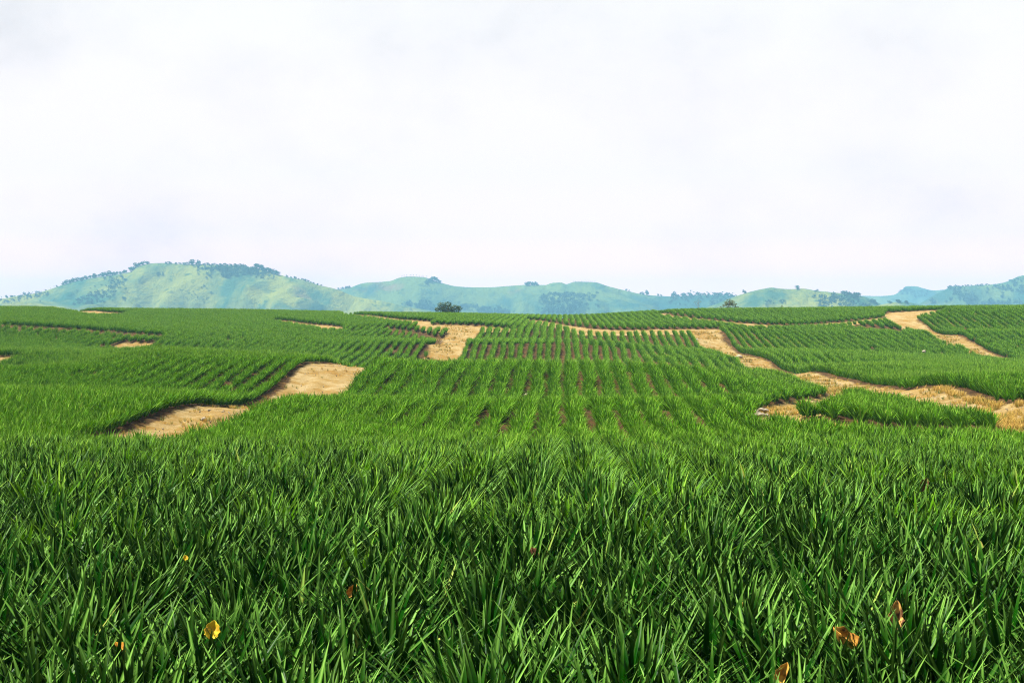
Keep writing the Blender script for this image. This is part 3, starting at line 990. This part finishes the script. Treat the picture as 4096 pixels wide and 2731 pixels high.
HE = [(3560, 1262), (3640, 1228), (3708, 1190), (3755, 1165), (3797, 1147), (3839, 1146), (3886, 1143), (3946, 1140), (4005, 1129), (4059, 1106), (4110, 1100), (4220, 1082), (4400, 1060), (4700, 1120)]
HF = [(3380, 1262), (3480, 1228), (3540, 1214), (3580, 1208), (3630, 1212), (3680, 1224), (3740, 1262)]
HILLS = [
    build_hill('hill', 'broad flat topped green hill rising at left', HA, 2500, 900, 700, -45, HMAT[0], 34, 1.7, 0.12),
    build_hill('hill', 'long pale green ridge with woods in the middle', HB, 3100, 1000, 600, -45, HMAT[1], 34, 4.2, 0.05),
    build_hill('hill', 'low rounded grassy hill carrying two lone trees', HC, 2300, 620, 500, -45, HMAT[0], 20, 8.1, -0.1),
    build_hill('hill', 'bluish pointed hill farthest away at right', HD, 4300, 900, 700, -45, HMAT[1], 34, 11.3),
    build_hill('hill', 'blue green hill climbing off the right edge', HE, 3100, 900, 700, -45, HMAT[1], 36, 14.9, -0.1),
    build_hill('hill', 'small low knoll between the right hand hills', HF, 2150, 350, 300, -45, HMAT[0], 8, 17.9),
]


def hit_hill(px, py, which=None):
    v = ray(px, py)
    best = None
    for k, (o, bv) in enumerate(HILLS):
        if which is not None and k not in which:
            continue
        h = bv.ray_cast(Vector((0, 0, 0)), v)
        if h[0] is not None and (best is None or h[3] < best[1]):
            best = (h[0], h[3])
    return best[0] if best else None


def hill_skyline(px, py, which):
    """foot of a tree on the ridge near this pixel: lower the ray until it meets the hill"""
    for k in range(60):
        h = hit_hill(px, py + k * 1.0, which)
        if h is not None:
            return h
    return None


# ------------------------------------------------------------------ trees
def tube(cl, pts_, rads, k=7):
    V = []
    for i, (p, r_) in enumerate(zip(pts_, rads)):
        p = Vector(p)
        d = (Vector(pts_[min(i + 1, len(pts_) - 1)]) - Vector(pts_[max(i - 1, 0)])).normalized()
        a = d.orthogonal().normalized(); b = d.cross(a)
        for j in range(k):
            t = 2 * math.pi * j / k
            V.append(p + (a * math.cos(t) + b * math.sin(t)) * r_)
    Q = [(i * k + j, i * k + (j + 1) % k, (i + 1) * k + (j + 1) % k, (i + 1) * k + j) for i in range(len(pts_) - 1) for j in range(k)]
    cl.add(np.array([tuple(v) for v in V]), np.array(Q), np.zeros(len(V)), np.full(len(V), 0.5))


def leaves(cl, n, lumps, size, rs):
    """leaf-sized quads spread through ellipsoid lumps"""
    vol = np.array([l[3] * l[4] * l[5] for l in lumps]) ** 0.75
    ch = rs.choice(len(lumps), n, p=vol / vol.sum())
    L = np.array(lumps)[ch]
    d = rs.normal(size=(n, 3)); d /= np.linalg.norm(d, axis=1)[:, None]
    rr = rs.uniform(0.25, 1.0, n) ** 0.45
    c = L[:, :3] + d * L[:, 3:6] * rr[:, None]
    nrm = d + rs.normal(scale=0.55, size=(n, 3)); nrm[:, 2] += 0.4
    nrm /= np.linalg.norm(nrm, axis=1)[:, None]
    a = np.cross(nrm, rs.normal(size=(n, 3))); a /= np.linalg.norm(a, axis=1)[:, None]
    b = np.cross(nrm, a)
    s = size * rs.uniform(0.6, 1.35, n)[:, None]
    V = np.stack([c - a * s, c - b * s * 0.5, c + a * s, c + b * s * 0.5], 1).reshape(-1, 3)
    Q = np.arange(n * 4).reshape(n, 4)
    hue = np.repeat(np.clip(rs.normal(0.5, 0.22, n) + 0.0, 0, 1), 4)
    cl.add(V, Q, np.repeat(np.clip(rs.normal(0.1, 0.2, n), 0, 0.7), 4), hue)


def full_tree(name, loc, height, trunk_pts, limbs, lumps, nleaf, lsize, lmat, bmat, label, group=None, seed=1):
    root = empty(name, loc)
    tag(root, label, 'tree', group)
    t = Cloud()
    tube(t, *trunk_pts)
    for l in limbs:
        tube(t, *l, k=5)
    link(bpy.data.objects.new('trunk', t.mesh('trunk', bmat)), root)
    if nleaf:
        c = Cloud()
        leaves(c, nleaf, lumps, lsize, np.random.default_rng(seed))
        link(bpy.data.objects.new('crown', c.mesh('crown', lmat)), root)
    return root


def at_depth(px, py, D):
    v = ray(px, py)
    s = D / v.y
    return Vector((v.x * s, D, v.z * s))


def limb(p0, p1, r0, r1, seed, n=6, wob=0.12):
    rs = random.Random(seed)
    p0, p1 = Vector(p0), Vector(p1)
    L = (p1 - p0).length
    P = []
    for i in range(n + 1):
        s = i / n
        p = p0.lerp(p1, s) + Vector((rs.uniform(-1, 1), rs.uniform(-1, 1), rs.uniform(-.5, .5))) * L * wob * math.sin(math.pi * s)
        p.z += L * 0.08 * math.sin(math.pi * s)
        P.append(tuple(p))
    return (P, [r0 + (r1 - r0) * i / n for i in range(n + 1)])


# round tree just over the skyline (two crowns grown together)
B = at_depth(1790, 1244, 400)
gz = float(ground_z(B.x, 400))
h0 = B.z - gz
PXM = 400 / F      # metres per photo pixel at that distance
full_tree('round_tree', (B.x, 400, gz), 6,
          limb((0, 0, -0.2), (0.2, 0, h0 + 0.9), 0.28, 0.16, 3),
          [limb((0.1, 0, h0 + .2), (-2.3, .3, h0 + 1.5), .13, .04, 4), limb((0.15, 0, h0 + .3), (2.7, -.2, h0 + 1.3), .13, .04, 5),
           limb((0.2, 0, h0 + .7), (.4, .5, h0 + 2.2), .1, .03, 6)],
          [(-1.6, 0, h0 + 1.35, 1.25, 1.5, 1.1), (0.1, .2, h0 + 1.75, 1.1, 1.4, .85), (-2.7, 0, h0 + .55, .9, 1.1, .6), (2.0, 0, h0 + 1.0, 1.2, 1.3, .75),
           (3.1, 0, h0 + .75, .9, 1.1, .7), (0.8, 0, h0 + .6, 1.2, 1.4, .8), (-.6, .2, h0 + .5, 1.2, 1.3, .8), (2.4, .2, h0 + .1, 1.3, 1.2, .7), (-1.6, 0, h0 + .0, 1.6, 1.2, .7), (.4, 0, h0 + .0, 1.8, 1.2, .7)],
          2600, 0.16, M_TREE, M_BARK, 'dense dark green round tree on the skyline left of centre', seed=5)
# loose pale tree right of centre
B = at_depth(2918, 1234, 430)
gz = float(ground_z(B.x, 430)); h0 = B.z - gz
full_tree('sparse_tree', (B.x, 430, gz), 5,
          limb((0, 0, -.2), (0.1, 0, h0 + 2.6), 0.2, 0.05, 8),
          [limb((0, 0, h0 + .3), (-1.9, .3, h0 + .8), .07, .02, 9), limb((0, 0, h0 + .7), (1.7, -.2, h0 + 1.2), .07, .02, 10),
           limb((0, 0, h0 + 1.3), (-.9, .2, h0 + 2.0), .05, .02, 11), limb((0, 0, h0 + .1), (2.2, 0, h0 + .3), .06, .02, 12)],
          [(-.2, 0, h0 + 2.3, .8, .6, .5), (.7, 0, h0 + 1.9, .8, .6, .5), (.1, .2, h0 + 1.5, .9, .6, .5), (-.9, 0, h0 + 1.2, .8, .6, .45), (1.2, 0, h0 + 0.9, .8, .6, .4), (-.9, 0, h0 + 1.7, .7, .6, .3), (1.4, 0, h0 + 1.3, .9, .6, .28), (-1.5, 0, h0 + .9, .8, .6, .28),
           (.2, 0, h0 + 1.1, .9, .6, .35), (1.9, 0, h0 + .4, .8, .6, .25), (-.2, 0, h0 + .3, 1.0, .6, .3), (-2.2, 0, h0 + .5, .7, .5, .25)],
          950, 0.15, M_YTREE, M_PALEBARK, 'loose yellow green tree with open tiers right of centre', seed=6)
# bare tree
B = at_depth(2790, 1232, 430)
gz = float(ground_z(B.x, 430)); h0 = B.z - gz
full_tree('bare_tree', (B.x, 430, gz), 5,
          limb((0, 0, -.2), (0.1, 0, h0 + 2.0), 0.13, 0.03, 18),
          [limb((0, 0, h0 + .4), (-.9, .1, h0 + 1.7), .05, .015, 19), limb((0, 0, h0 + .6), (1.0, 0, h0 + 1.9), .05, .015, 20),
           limb((0, 0, h0 + 1.1), (.5, .1, h0 + 2.5), .04, .012, 21), limb((0, 0, h0 + 1.0), (-.5, 0, h0 + 2.4), .04, .012, 22)],
          [(-.7, 0, h0 + 1.7, .5, .4, .4), (.8, 0, h0 + 1.8, .5, .4, .4), (.1, 0, h0 + 2.3, .6, .4, .3)],
          60, 0.09, M_YTREE, M_PALEBARK, 'thin almost leafless tree left of the loose yellow green tree', seed=7)
# small shrub
B = at_depth(3127, 1233, 380)
gz = float(ground_z(B.x, 380)); h0 = B.z - gz
full_tree('small_shrub', (B.x, 380, gz), 2,
          limb((0, 0, -.1), (0, 0, h0 + .5), 0.06, 0.02, 28), [],
          [(0, 0, h0 + .25, .35, .35, .35), (.05, 0, h0 + .6, .18, .18, .25), (0, 0, h0 - .2, .4, .4, .4)],
          220, 0.08, M_TREE, M_BARK, 'tiny dark shrub poking above the skyline right of centre', seed=8)

# distant trees: a handful of shapes shared by all
FT = []
for s in range(5):                                   # rounded broadleaf, unit height
    rs = np.random.default_rng(60 + s)
    c = Cloud()
    tube(c, [(0, 0, -0.12), (0.01, 0, .35), (0.02, 0, .6)], [.035, .028, .015], 5)
    lumps = [(rs.uniform(-.2, .2), rs.uniform(-.2, .2), rs.uniform(.5, .8), rs.uniform(.18, .3), rs.uniform(.18, .3), rs.uniform(.13, .22)) for _ in range(6)]
    leaves(c, 210, lumps, .085, rs)
    FT.append(c.mesh('distant_tree', M_FAR))
FP = []
for s in range(3):                                   # palm
    rs = random.Random(80 + s)
    c = Cloud()
    tube(c, [(0, 0, -0.12), (0.02, 0, .4), (0.05, 0, .85)], [.03, .022, .018], 5)
    for k in range(13):
        c.add(*leaf_strip(.36, .10, R(rs.uniform(20, 70)), R(rs.uniform(95, 140)), k * 2.4, 4, (.05, 0, .85), 0, hue=rs.random(), across=2))
    FP.append(c.mesh('palm_tree', M_FAR))


def far_tree(name, me, px, py, hpx, label, group, which, wide=1.0, rs=random.Random(5)):
    h = hill_skyline(px, py, which)
    if h is None:
        return
    H = hpx / F * h.y * 1.3
    o = link(bpy.data.objects.new(name, me))
    o.location = h - Vector((0, 0, H * 0.36))
    o.scale = (H * wide, H * wide, H)
    o.rotation_euler = (0, 0, rs.uniform(0, 6.28))
    tag(o, label, 'tree', group)


rs = random.Random(21)
pick = lambda L: L[rs.randrange(len(L))]
A_, B_, C_, D_, E_, F_ = [0], [1], [2], [3], [4], [5]
# flat topped hill: far-left ridge line
lab = 'small tree in the ragged line along the left ridge'
for x in list(range(10, 250, 17)):
    xx = x + rs.uniform(-6, 6)
    far_tree('ridge_tree', pick(FT + FP), xx, np.interp(xx, [p[0] for p in HA], [p[1] for p in HA]) - 3, rs.uniform(7, 16), lab, 'trees along the left ridge', A_, 0.9)
lab = 'dark tree packed along the left shoulder below the flat summit'
for x in range(262, 505, 11):
    far_tree('shoulder_tree', pick(FT), x + rs.uniform(-4, 4), np.interp(x, [p[0] for p in HA], [p[1] for p in HA]) - 2, rs.uniform(12, 24), lab, 'trees on the left shoulder', A_, 1.2)
for x, y_, h_ in ((524, 1072, 26), (535, 1064, 24), (548, 1060, 22), (560, 1056, 18), (573, 1054, 20), (590, 1051, 14)):
    far_tree('summit_edge_tree', pick(FT), x, y_, h_, 'dark tree clustered at the left corner of the flat summit', 'trees at the summit corner', A_, 1.3)
for x in range(660, 985, 14):
    far_tree('summit_tree', pick(FT), x + rs.uniform(-5, 5), 1054 + max(0, (x - 800) * 0.06), rs.uniform(6, 13), 'low dark tree in the row along the flat summit', 'low trees along the flat summit', A_, 1.4)
far_tree('umbrella_tree', FT[1], 770, 1053, 26, 'taller spreading tree standing out on the flat summit', None, A_, 1.2)
far_tree('upright_tree', FT[3], 795, 1053, 24, 'narrow upright tree right of the taller spreading summit tree', None, A_, 0.7)
far_tree('leaning_tree', FT[2], 1028, 1068, 26, 'spreading tree at the right end of the flat summit', None, A_, 1.2)
for x in range(1040, 1120, 9):
    far_tree('slope_tree', pick(FT), x, np.interp(x, [p[0] for p in HA], [p[1] for p in HA]), rs.uniform(14, 24), 'dark tree in the thick clump right of the summit', 'trees right of the summit', A_, 1.4)
for x in list(range(1150, 1290, 12)):
    far_tree('descending_tree', pick(FT), x + rs.uniform(-4, 4), np.interp(x, [p[0] for p in HA], [p[1] for p in HA]) - 1, rs.uniform(6, 11), 'small tree on the long falling ridge right of the summit', 'trees on the falling ridge', A_, 1.2)
# middle ridge
for x in (1355, 1364, 1372, 1381, 1391, 1396):
    far_tree('saddle_tree', pick(FT), x, np.interp(x, [p[0] for p in HB], [p[1] for p in HB]) - 2, rs.uniform(8, 15), 'small dark tree in the saddle between the two hills', 'trees in the saddle', B_, 1.0)
for x in range(1606, 1712, 10):
    far_tree('peak_tree', pick(FP), x + rs.uniform(-3, 3), np.interp(x, [p[0] for p in HB], [p[1] for p in HB]) - 2, rs.uniform(8, 12), 'tiny tree in the dotted row on the middle peak', 'dotted trees on the middle peak', B_, 1.0)
for x, y_, h_ in ((1715, 1128, 18), (1725, 1124, 22), (1736, 1122, 24), (1748, 1126, 20), (1760, 1132, 14), (1706, 1136, 14)):
    far_tree('clump_tree', pick(FT), x, y_, h_, 'dark tree in the clump right of the middle peak', 'clump right of the middle peak', B_, 1.3)
for x, y_, h_ in ((2102, 1141, 15), (2113, 1140, 18), (2125, 1140, 19), (2137, 1140, 17), (2150, 1142, 10)):
    far_tree('ridge_clump_tree', pick(FT), x, y_, h_, 'dark tree in the lone clump on the middle ridge', 'lone clump on the middle ridge', B_, 1.3)
for x in range(2292, 2385, 8):
    far_tree('comb_tree', pick(FP), x, np.interp(x, [p[0] for p in HB], [p[1] for p in HB]) - 1, rs.uniform(6, 9), 'tiny tree in the comb like row on the rounded top', 'comb like row of trees', B_, 1.0)
for x, h_ in ((2505, 11), (2516, 8), (2565, 14), (2573, 12), (2585, 24), (2632, 12), (2645, 10)):
    far_tree('notch_tree', pick(FT), x, np.interp(x, [p[0] for p in HB], [p[1] for p in HB]) - 1, h_, 'small tree on the dip right of the rounded top', 'trees in the ridge dip', B_, 0.9)
far_tree('tall_tree', FT[4], 2694, 1184, 26, 'tall dark tree on the low ridge right of the dip', None, B_, 0.9)
far_tree('tall_palm', FP[0], 2762, 1182, 26, 'single tall palm standing above the wooded low ridge', None, B_, 0.8)
for x in range(2704, 2945, 9):
    far_tree('wooded_ridge_tree', pick(FT + FP), x + rs.uniform(-3, 3), np.interp(x, [p[0] for p in HB], [p[1] for p in HB]) - 1, rs.uniform(9, 19), 'dark tree crowding the low wooded ridge', 'trees on the low wooded ridge', B_, 1.1)
far_tree('pale_tree', FT[0], 2978, 1174, 22, 'thin pale tree at the left foot of the two tree hill', None, C_, 0.6)
far_tree('lone_tree', FT[1], 3188, 1157, 21, 'larger of two lone round trees on the bare hilltop', None, C_, 1.05)
far_tree('lone_tree', FT[0], 3266, 1166, 13, 'smaller lone tree lower on the bare hilltop', None, C_, 1.2)
for x in range(3370, 3440, 9):
    far_tree('hill_end_tree', pick(FT), x, np.interp(x, [p[0] for p in HC], [p[1] for p in HC]), rs.uniform(12, 22), 'dark tree at the right end of the two tree hill', 'trees at the end of the two tree hill', C_, 1.1)
for x, y_, h_ in ((3484, 1210, 20), (3495, 1212, 18), (3503, 1216, 16)):
    far_tree('valley_tree', pick(FT), x, y_, h_, 'dark tree in the small group beside the low knoll', 'small group beside the knoll', C_ + F_, 1.0)
for x, y_, h_ in ((3560, 1213, 14), (3590, 1209, 17), (3600, 1209, 14), (3622, 1212, 15), (3628, 1213, 13)):
    far_tree('knoll_tree', pick(FT), x, y_, h_, 'round tree dotted over the low knoll', 'trees on the low knoll', F_, 1.2)
for x in range(3790, 3960, 12):
    far_tree('right_ridge_tree', pick(FT), x + rs.uniform(-4, 4), np.interp(x, [p[0] for p in HE], [p[1] for p in HE]) - 1, rs.uniform(4, 9), 'small tree along the skyline of the right hill', 'trees on the right hill skyline', E_, 1.5)
for x, y_, h_ in ((3736, 1210, 24), (3960, 1212, 22), (3972, 1216, 20), (3862, 1206, 18), (3880, 1200, 20), (4010, 1190, 16)):
    far_tree('right_slope_tree', pick(FT), x, y_, h_, 'dark bushy tree scattered on the right hill slope', 'trees on the right hill slope', E_, 1.2)


# woods: far patches that read as one mass
def woods(label, poly, n, hpx, which, seed):
    P = np.array(poly, float)
    r2 = np.random.default_rng(seed)
    c = Cloud()
    lo, hi = P.min(0), P.max(0)
    cnt = 0; tries = 0
    while cnt < n and tries < n * 30:
        tries += 1
        q = r2.uniform(lo, hi)
        if not in_poly(P, np.array([q[0]]), np.array([q[1]]))[0]:
            if not (r2.random() < 0.06):
                continue
        h = hit_hill(q[0], q[1], which)
        if h is None:
            continue
        H = hpx / F * h.y * r2.uniform(0.4, 1.0)
        lumps = [(h.x + r2.uniform(-.3, .3) * H, h.y + r2.uniform(-.3, .3) * H, h.z + r2.uniform(.35, .7) * H,
                  r2.uniform(.3, .5) * H, r2.uniform(.3, .5) * H, r2.uniform(.22, .4) * H) for _ in range(3)]
        leaves(c, 46, lumps, H * .17, r2)
        cnt += 1
    if cnt:
        o = link(bpy.data.objects.new('woods', c.mesh('woods', M_FAR)))
        tag(o, label, 'woods', kind='stuff')


k1 = lambda p: crop_pts(0, 950, 1.68, p)
k2 = lambda p: crop_pts(1300, 950, 1.68, p)
k3 = lambda p: crop_pts(2696, 950, 1.68, p)
woods('dark woods below the right half of the flat summit', k1([(1330, 205), (1480, 200), (1640, 190), (1760, 205), (1890, 245), (1700, 252), (1560, 268), (1490, 285), (1500, 235), (1380, 225)]), 190, 18, A_, 1)
woods('dark woods filling the gully under the left shoulder', k1([(700, 280), (840, 240), (850, 300), (780, 390), (690, 450), (480, 455), (540, 400), (640, 380), (760, 320), (680, 305)]), 150, 16, A_, 2)
woods('scrubby woods on the far left slope', k1([(30, 400), (200, 375), (340, 375), (330, 395), (200, 410), (100, 440), (0, 455), (0, 420)]), 60, 14, A_, 3)
woods('thin scrub in hollows on the face of the left hill', k1([(1350, 330), (1440, 320), (1420, 430), (1370, 430)]) + k1([(1100, 400), (1190, 410), (1130, 430)]), 26, 9, A_, 4)
woods('little thicket high on the left hill face', k1([(1050, 240), (1100, 235), (1105, 258), (1060, 262)]), 12, 12, A_, 5)
woods('large blue green woods on the face of the middle ridge', k2([(1420, 420), (1500, 385), (1640, 380), (1780, 388), (1850, 385), (1800, 420), (1700, 515), (1440, 515), (1480, 470)]), 240, 19, B_, 6)
woods('woods at the foot of the middle ridge left of the round tree', k2([(510, 455), (600, 435), (700, 430), (750, 460), (745, 490), (640, 480), (560, 470)]), 60, 17, B_, 7)
woods('woods at the foot of the middle ridge right of the round tree', k2([(900, 455), (980, 455), (1090, 475), (1200, 490), (1300, 510), (1180, 520), (1000, 500), (910, 495)]), 80, 17, B_, 8)
woods('woods on the low ridge below the tall palm', k2([(2250, 420), (2352, 400)]) + k3([(60, 390), (330, 385), (430, 400), (340, 475), (240, 475), (230, 410), (120, 410), (40, 440), (0, 460)]), 110, 16, B_, 9)
woods('woods on the right flank of the two tree hill', k3([(930, 395), (1010, 400), (1130, 385), (1250, 405), (1240, 450), (1330, 470), (980, 475), (960, 440)]), 130, 18, C_, 10)
woods('small thicket low on the two tree hill', k3([(610, 440), (650, 415), (665, 450), (640, 470)]) + k3([(730, 425), (750, 425), (748, 450), (735, 450)]), 16, 14, C_, 11)
woods('woods under the crest of the right hill', k3([(1830, 335), (1930, 335), (1990, 370), (2040, 410), (2010, 440), (1930, 430), (1880, 380)]), 90, 16, E_, 12)
woods('woods on the far blue hill', k3([(1500, 380), (1540, 345), (1640, 350), (1720, 370), (1660, 420), (1580, 400)]), 60, 12, D_, 13)
woods('woods along the lower slope of the right hill', k3([(2060, 450), (2100, 420), (2352, 420), (2352, 470), (2050, 470)]), 60, 15, E_, 14)
woods('woods near the top of the right hill edge', k3([(2100, 335), (2230, 310), (2352, 270), (2352, 380), (2200, 360)]), 70, 14, E_, 15)

# ------------------------------------------------------------------ air
hz = bpy.data.materials.new('haze')
hz.use_nodes = True
nt = hz.node_tree
nt.nodes.clear()
out = nt.nodes.new('ShaderNodeOutputMaterial')
pv = nt.nodes.new('ShaderNodeVolumePrincipled')
pv.inputs['Color'].default_value = (0.33, 0.73, 1.0, 1)
pv.inputs['Density'].default_value = 0.00016
pv.inputs['Anisotropy'].default_value = 0.0
nt.links.new(pv.outputs[0], out.inputs['Volume'])
x0, x1, y0, y1, z0, z1 = -30500, 30500, -500, 7400, -62, 225
V = [(x, y_, z) for z in (z0, z1) for y_ in (y0, y1) for x in (x0, x1)]
Q = [(0, 2, 3, 1), (4, 5, 7, 6), (0, 1, 5, 4), (2, 6, 7, 3), (0, 4, 6, 2), (1, 3, 7, 5)]
o = link(bpy.data.objects.new('haze', np_mesh('haze', V, Q, hz, smooth=False)))
tag(o, 'thin bluish haze over the distant hills', 'haze', kind='stuff')

# ------------------------------------------------------------------ light
SUN_EL, SUN_AZ = R(63), R(-84)        # azimuth from +Y (straight ahead) towards +X
sd = Vector((math.sin(SUN_AZ) * math.cos(SUN_EL), math.cos(SUN_AZ) * math.cos(SUN_EL), math.sin(SUN_EL)))
ld = bpy.data.lights.new('sun', 'SUN')
ld.energy = 5.0
ld.angle = R(0.6)
ld.color = (1.0, 0.955, 0.87)
lo_ = link(bpy.data.objects.new('sun', ld))
lo_.rotation_euler = sd.to_track_quat('Z', 'Y').to_euler()
lo_.location = (0, 0, 100)

w = bpy.data.worlds.new('World')
S.world = w
w.use_nodes = True
nt = w.node_tree
bg = nt.nodes['Background']
sky = nt.nodes.new('ShaderNodeTexSky')
sky.sky_type = 'NISHITA'
sky.sun_disc = False
sky.sun_elevation = SUN_EL
sky.sun_rotation = SUN_AZ
sky.air_density = 1.0
sky.dust_density = 0.6
tc = nt.nodes.new('ShaderNodeTexCoord')
sx = nt.nodes.new('ShaderNodeSeparateXYZ')
nt.links.new(tc.outputs['Generated'], sx.inputs[0])
# cloud deck: thick and white low down, broken overhead
mp = nt.nodes.new('ShaderNodeMapping')
mp.inputs['Scale'].default_value = (1.0, 1.0, 1.5)
mp.inputs['Location'].default_value = (0.35, 0.0, 0.15)
nt.links.new(tc.outputs['Generated'], mp.inputs[0])
cn = noise_node(nt, 2.4, 8, 0.55, mp.outputs[0])
cover = nt.nodes.new('ShaderNodeMapRange')
nt.links.new(sx.outputs['Z'], cover.inputs['Value'])
cover.inputs['From Min'].default_value = 0.34
cover.inputs['From Max'].default_value = 0.75
cover.inputs['To Min'].default_value = 0.75
cover.inputs['To Max'].default_value = -0.25
ad = node(nt, 'ShaderNodeMath', operation='ADD')
nt.links.new(cn.outputs[0], ad.inputs[0]); nt.links.new(cover.outputs[0], ad.inputs[1])
yb = nt.nodes.new('ShaderNodeMapRange')  # cloud thinned behind the camera to cut fill light
nt.links.new(sx.outputs['Y'], yb.inputs['Value'])
yb.inputs['From Min'].default_value = -0.5
yb.inputs['From Max'].default_value = 0.45
yb.inputs['To Min'].default_value = -0.62
yb.inputs['To Max'].default_value = 0.0
ad2 = node(nt, 'ShaderNodeMath', operation='ADD')
nt.links.new(ad.outputs[0], ad2.inputs[0]); nt.links.new(yb.outputs[0], ad2.inputs[1])
ad = ad2
cr = ramp(nt, [(0.48, (0, 0, 0)), (0.66, (1, 1, 1))])
nt.links.new(ad.outputs[0], cr.inputs[0])
# brightness of the cloud
cn2 = noise_node(nt, 4.2, 9, 0.58, mp.outputs[0])
cc = ramp(nt, [(0.28, (6.2, 6.3, 6.5)), (0.36, (7.2, 7.25, 7.35)), (0.43, (7.9, 7.9, 7.9)), (0.52, (8.3, 8.3, 8.2))])
xb = nt.nodes.new('ShaderNodeMapRange')                    # heavier cloud towards the left
nt.links.new(sx.outputs['X'], xb.inputs['Value'])
xb.inputs['From Min'].default_value = -0.38
xb.inputs['From Max'].default_value = 0.02
xb.inputs['To Min'].default_value = -0.06
xb.inputs['To Max'].default_value = 0.015
ad3 = node(nt, 'ShaderNodeMath', operation='ADD')
nt.links.new(cn2.outputs[0], ad3.inputs[0]); nt.links.new(xb.outputs[0], ad3.inputs[1])
nt.links.new(ad3.outputs[0], cc.inputs[0])
low = ramp(nt, [(0.0, (2.05, 1.12, 1.0)), (0.032, (1.95, 1.1, 1.0)), (0.06, (1.38, 1.03, 1.0)), (0.1, (1.17, 1.0, 1.0)), (0.2, (1.06, 1, 1)), (0.3, (1.03, 1, 1)), (0.36, (1, 1, 1)), (0.6, (0.45, 0.45, 0.46))])  # reddened at the horizon to offset haze, dimmed overhead to cut fill
nt.links.new(sx.outputs['Z'], low.inputs[0])
ml = node(nt, 'ShaderNodeMix', data_type='RGBA', blend_type='MULTIPLY')
ml.inputs[0].default_value = 1.0
nt.links.new(cc.outputs[0], ml.inputs[6]); nt.links.new(low.outputs[0], ml.inputs[7])
mixn = mixc(nt, cr.outputs[0], sky.outputs[0], ml.outputs[2])
nt.links.new(mixn, bg.inputs['Color'])
bg.inputs['Strength'].default_value = 0.05

# ------------------------------------------------------------------ render settings
S.view_settings.view_transform = 'Standard'
S.view_settings.look = 'None'
S.view_settings.exposure = 1.3
S.view_settings.gamma = 1.0
S.render.engine = 'CYCLES'
S.cycles.use_denoising = True
S.cycles.denoiser = 'OPENIMAGEDENOISE'
S.cycles.denoising_input_passes = 'RGB_ALBEDO_NORMAL'
S.cycles.denoising_prefilter = 'NONE'
S.cycles.filter_width = 1.1
S.cycles.max_bounces = 8
S.cycles.diffuse_bounces = 1
S.cycles.glossy_bounces = 2
S.cycles.transmission_bounces = 3
S.cycles.volume_bounces = 0
S.cycles.transparent_max_bounces = 6
S.cycles.caustics_reflective = False
S.cycles.caustics_refractive = False
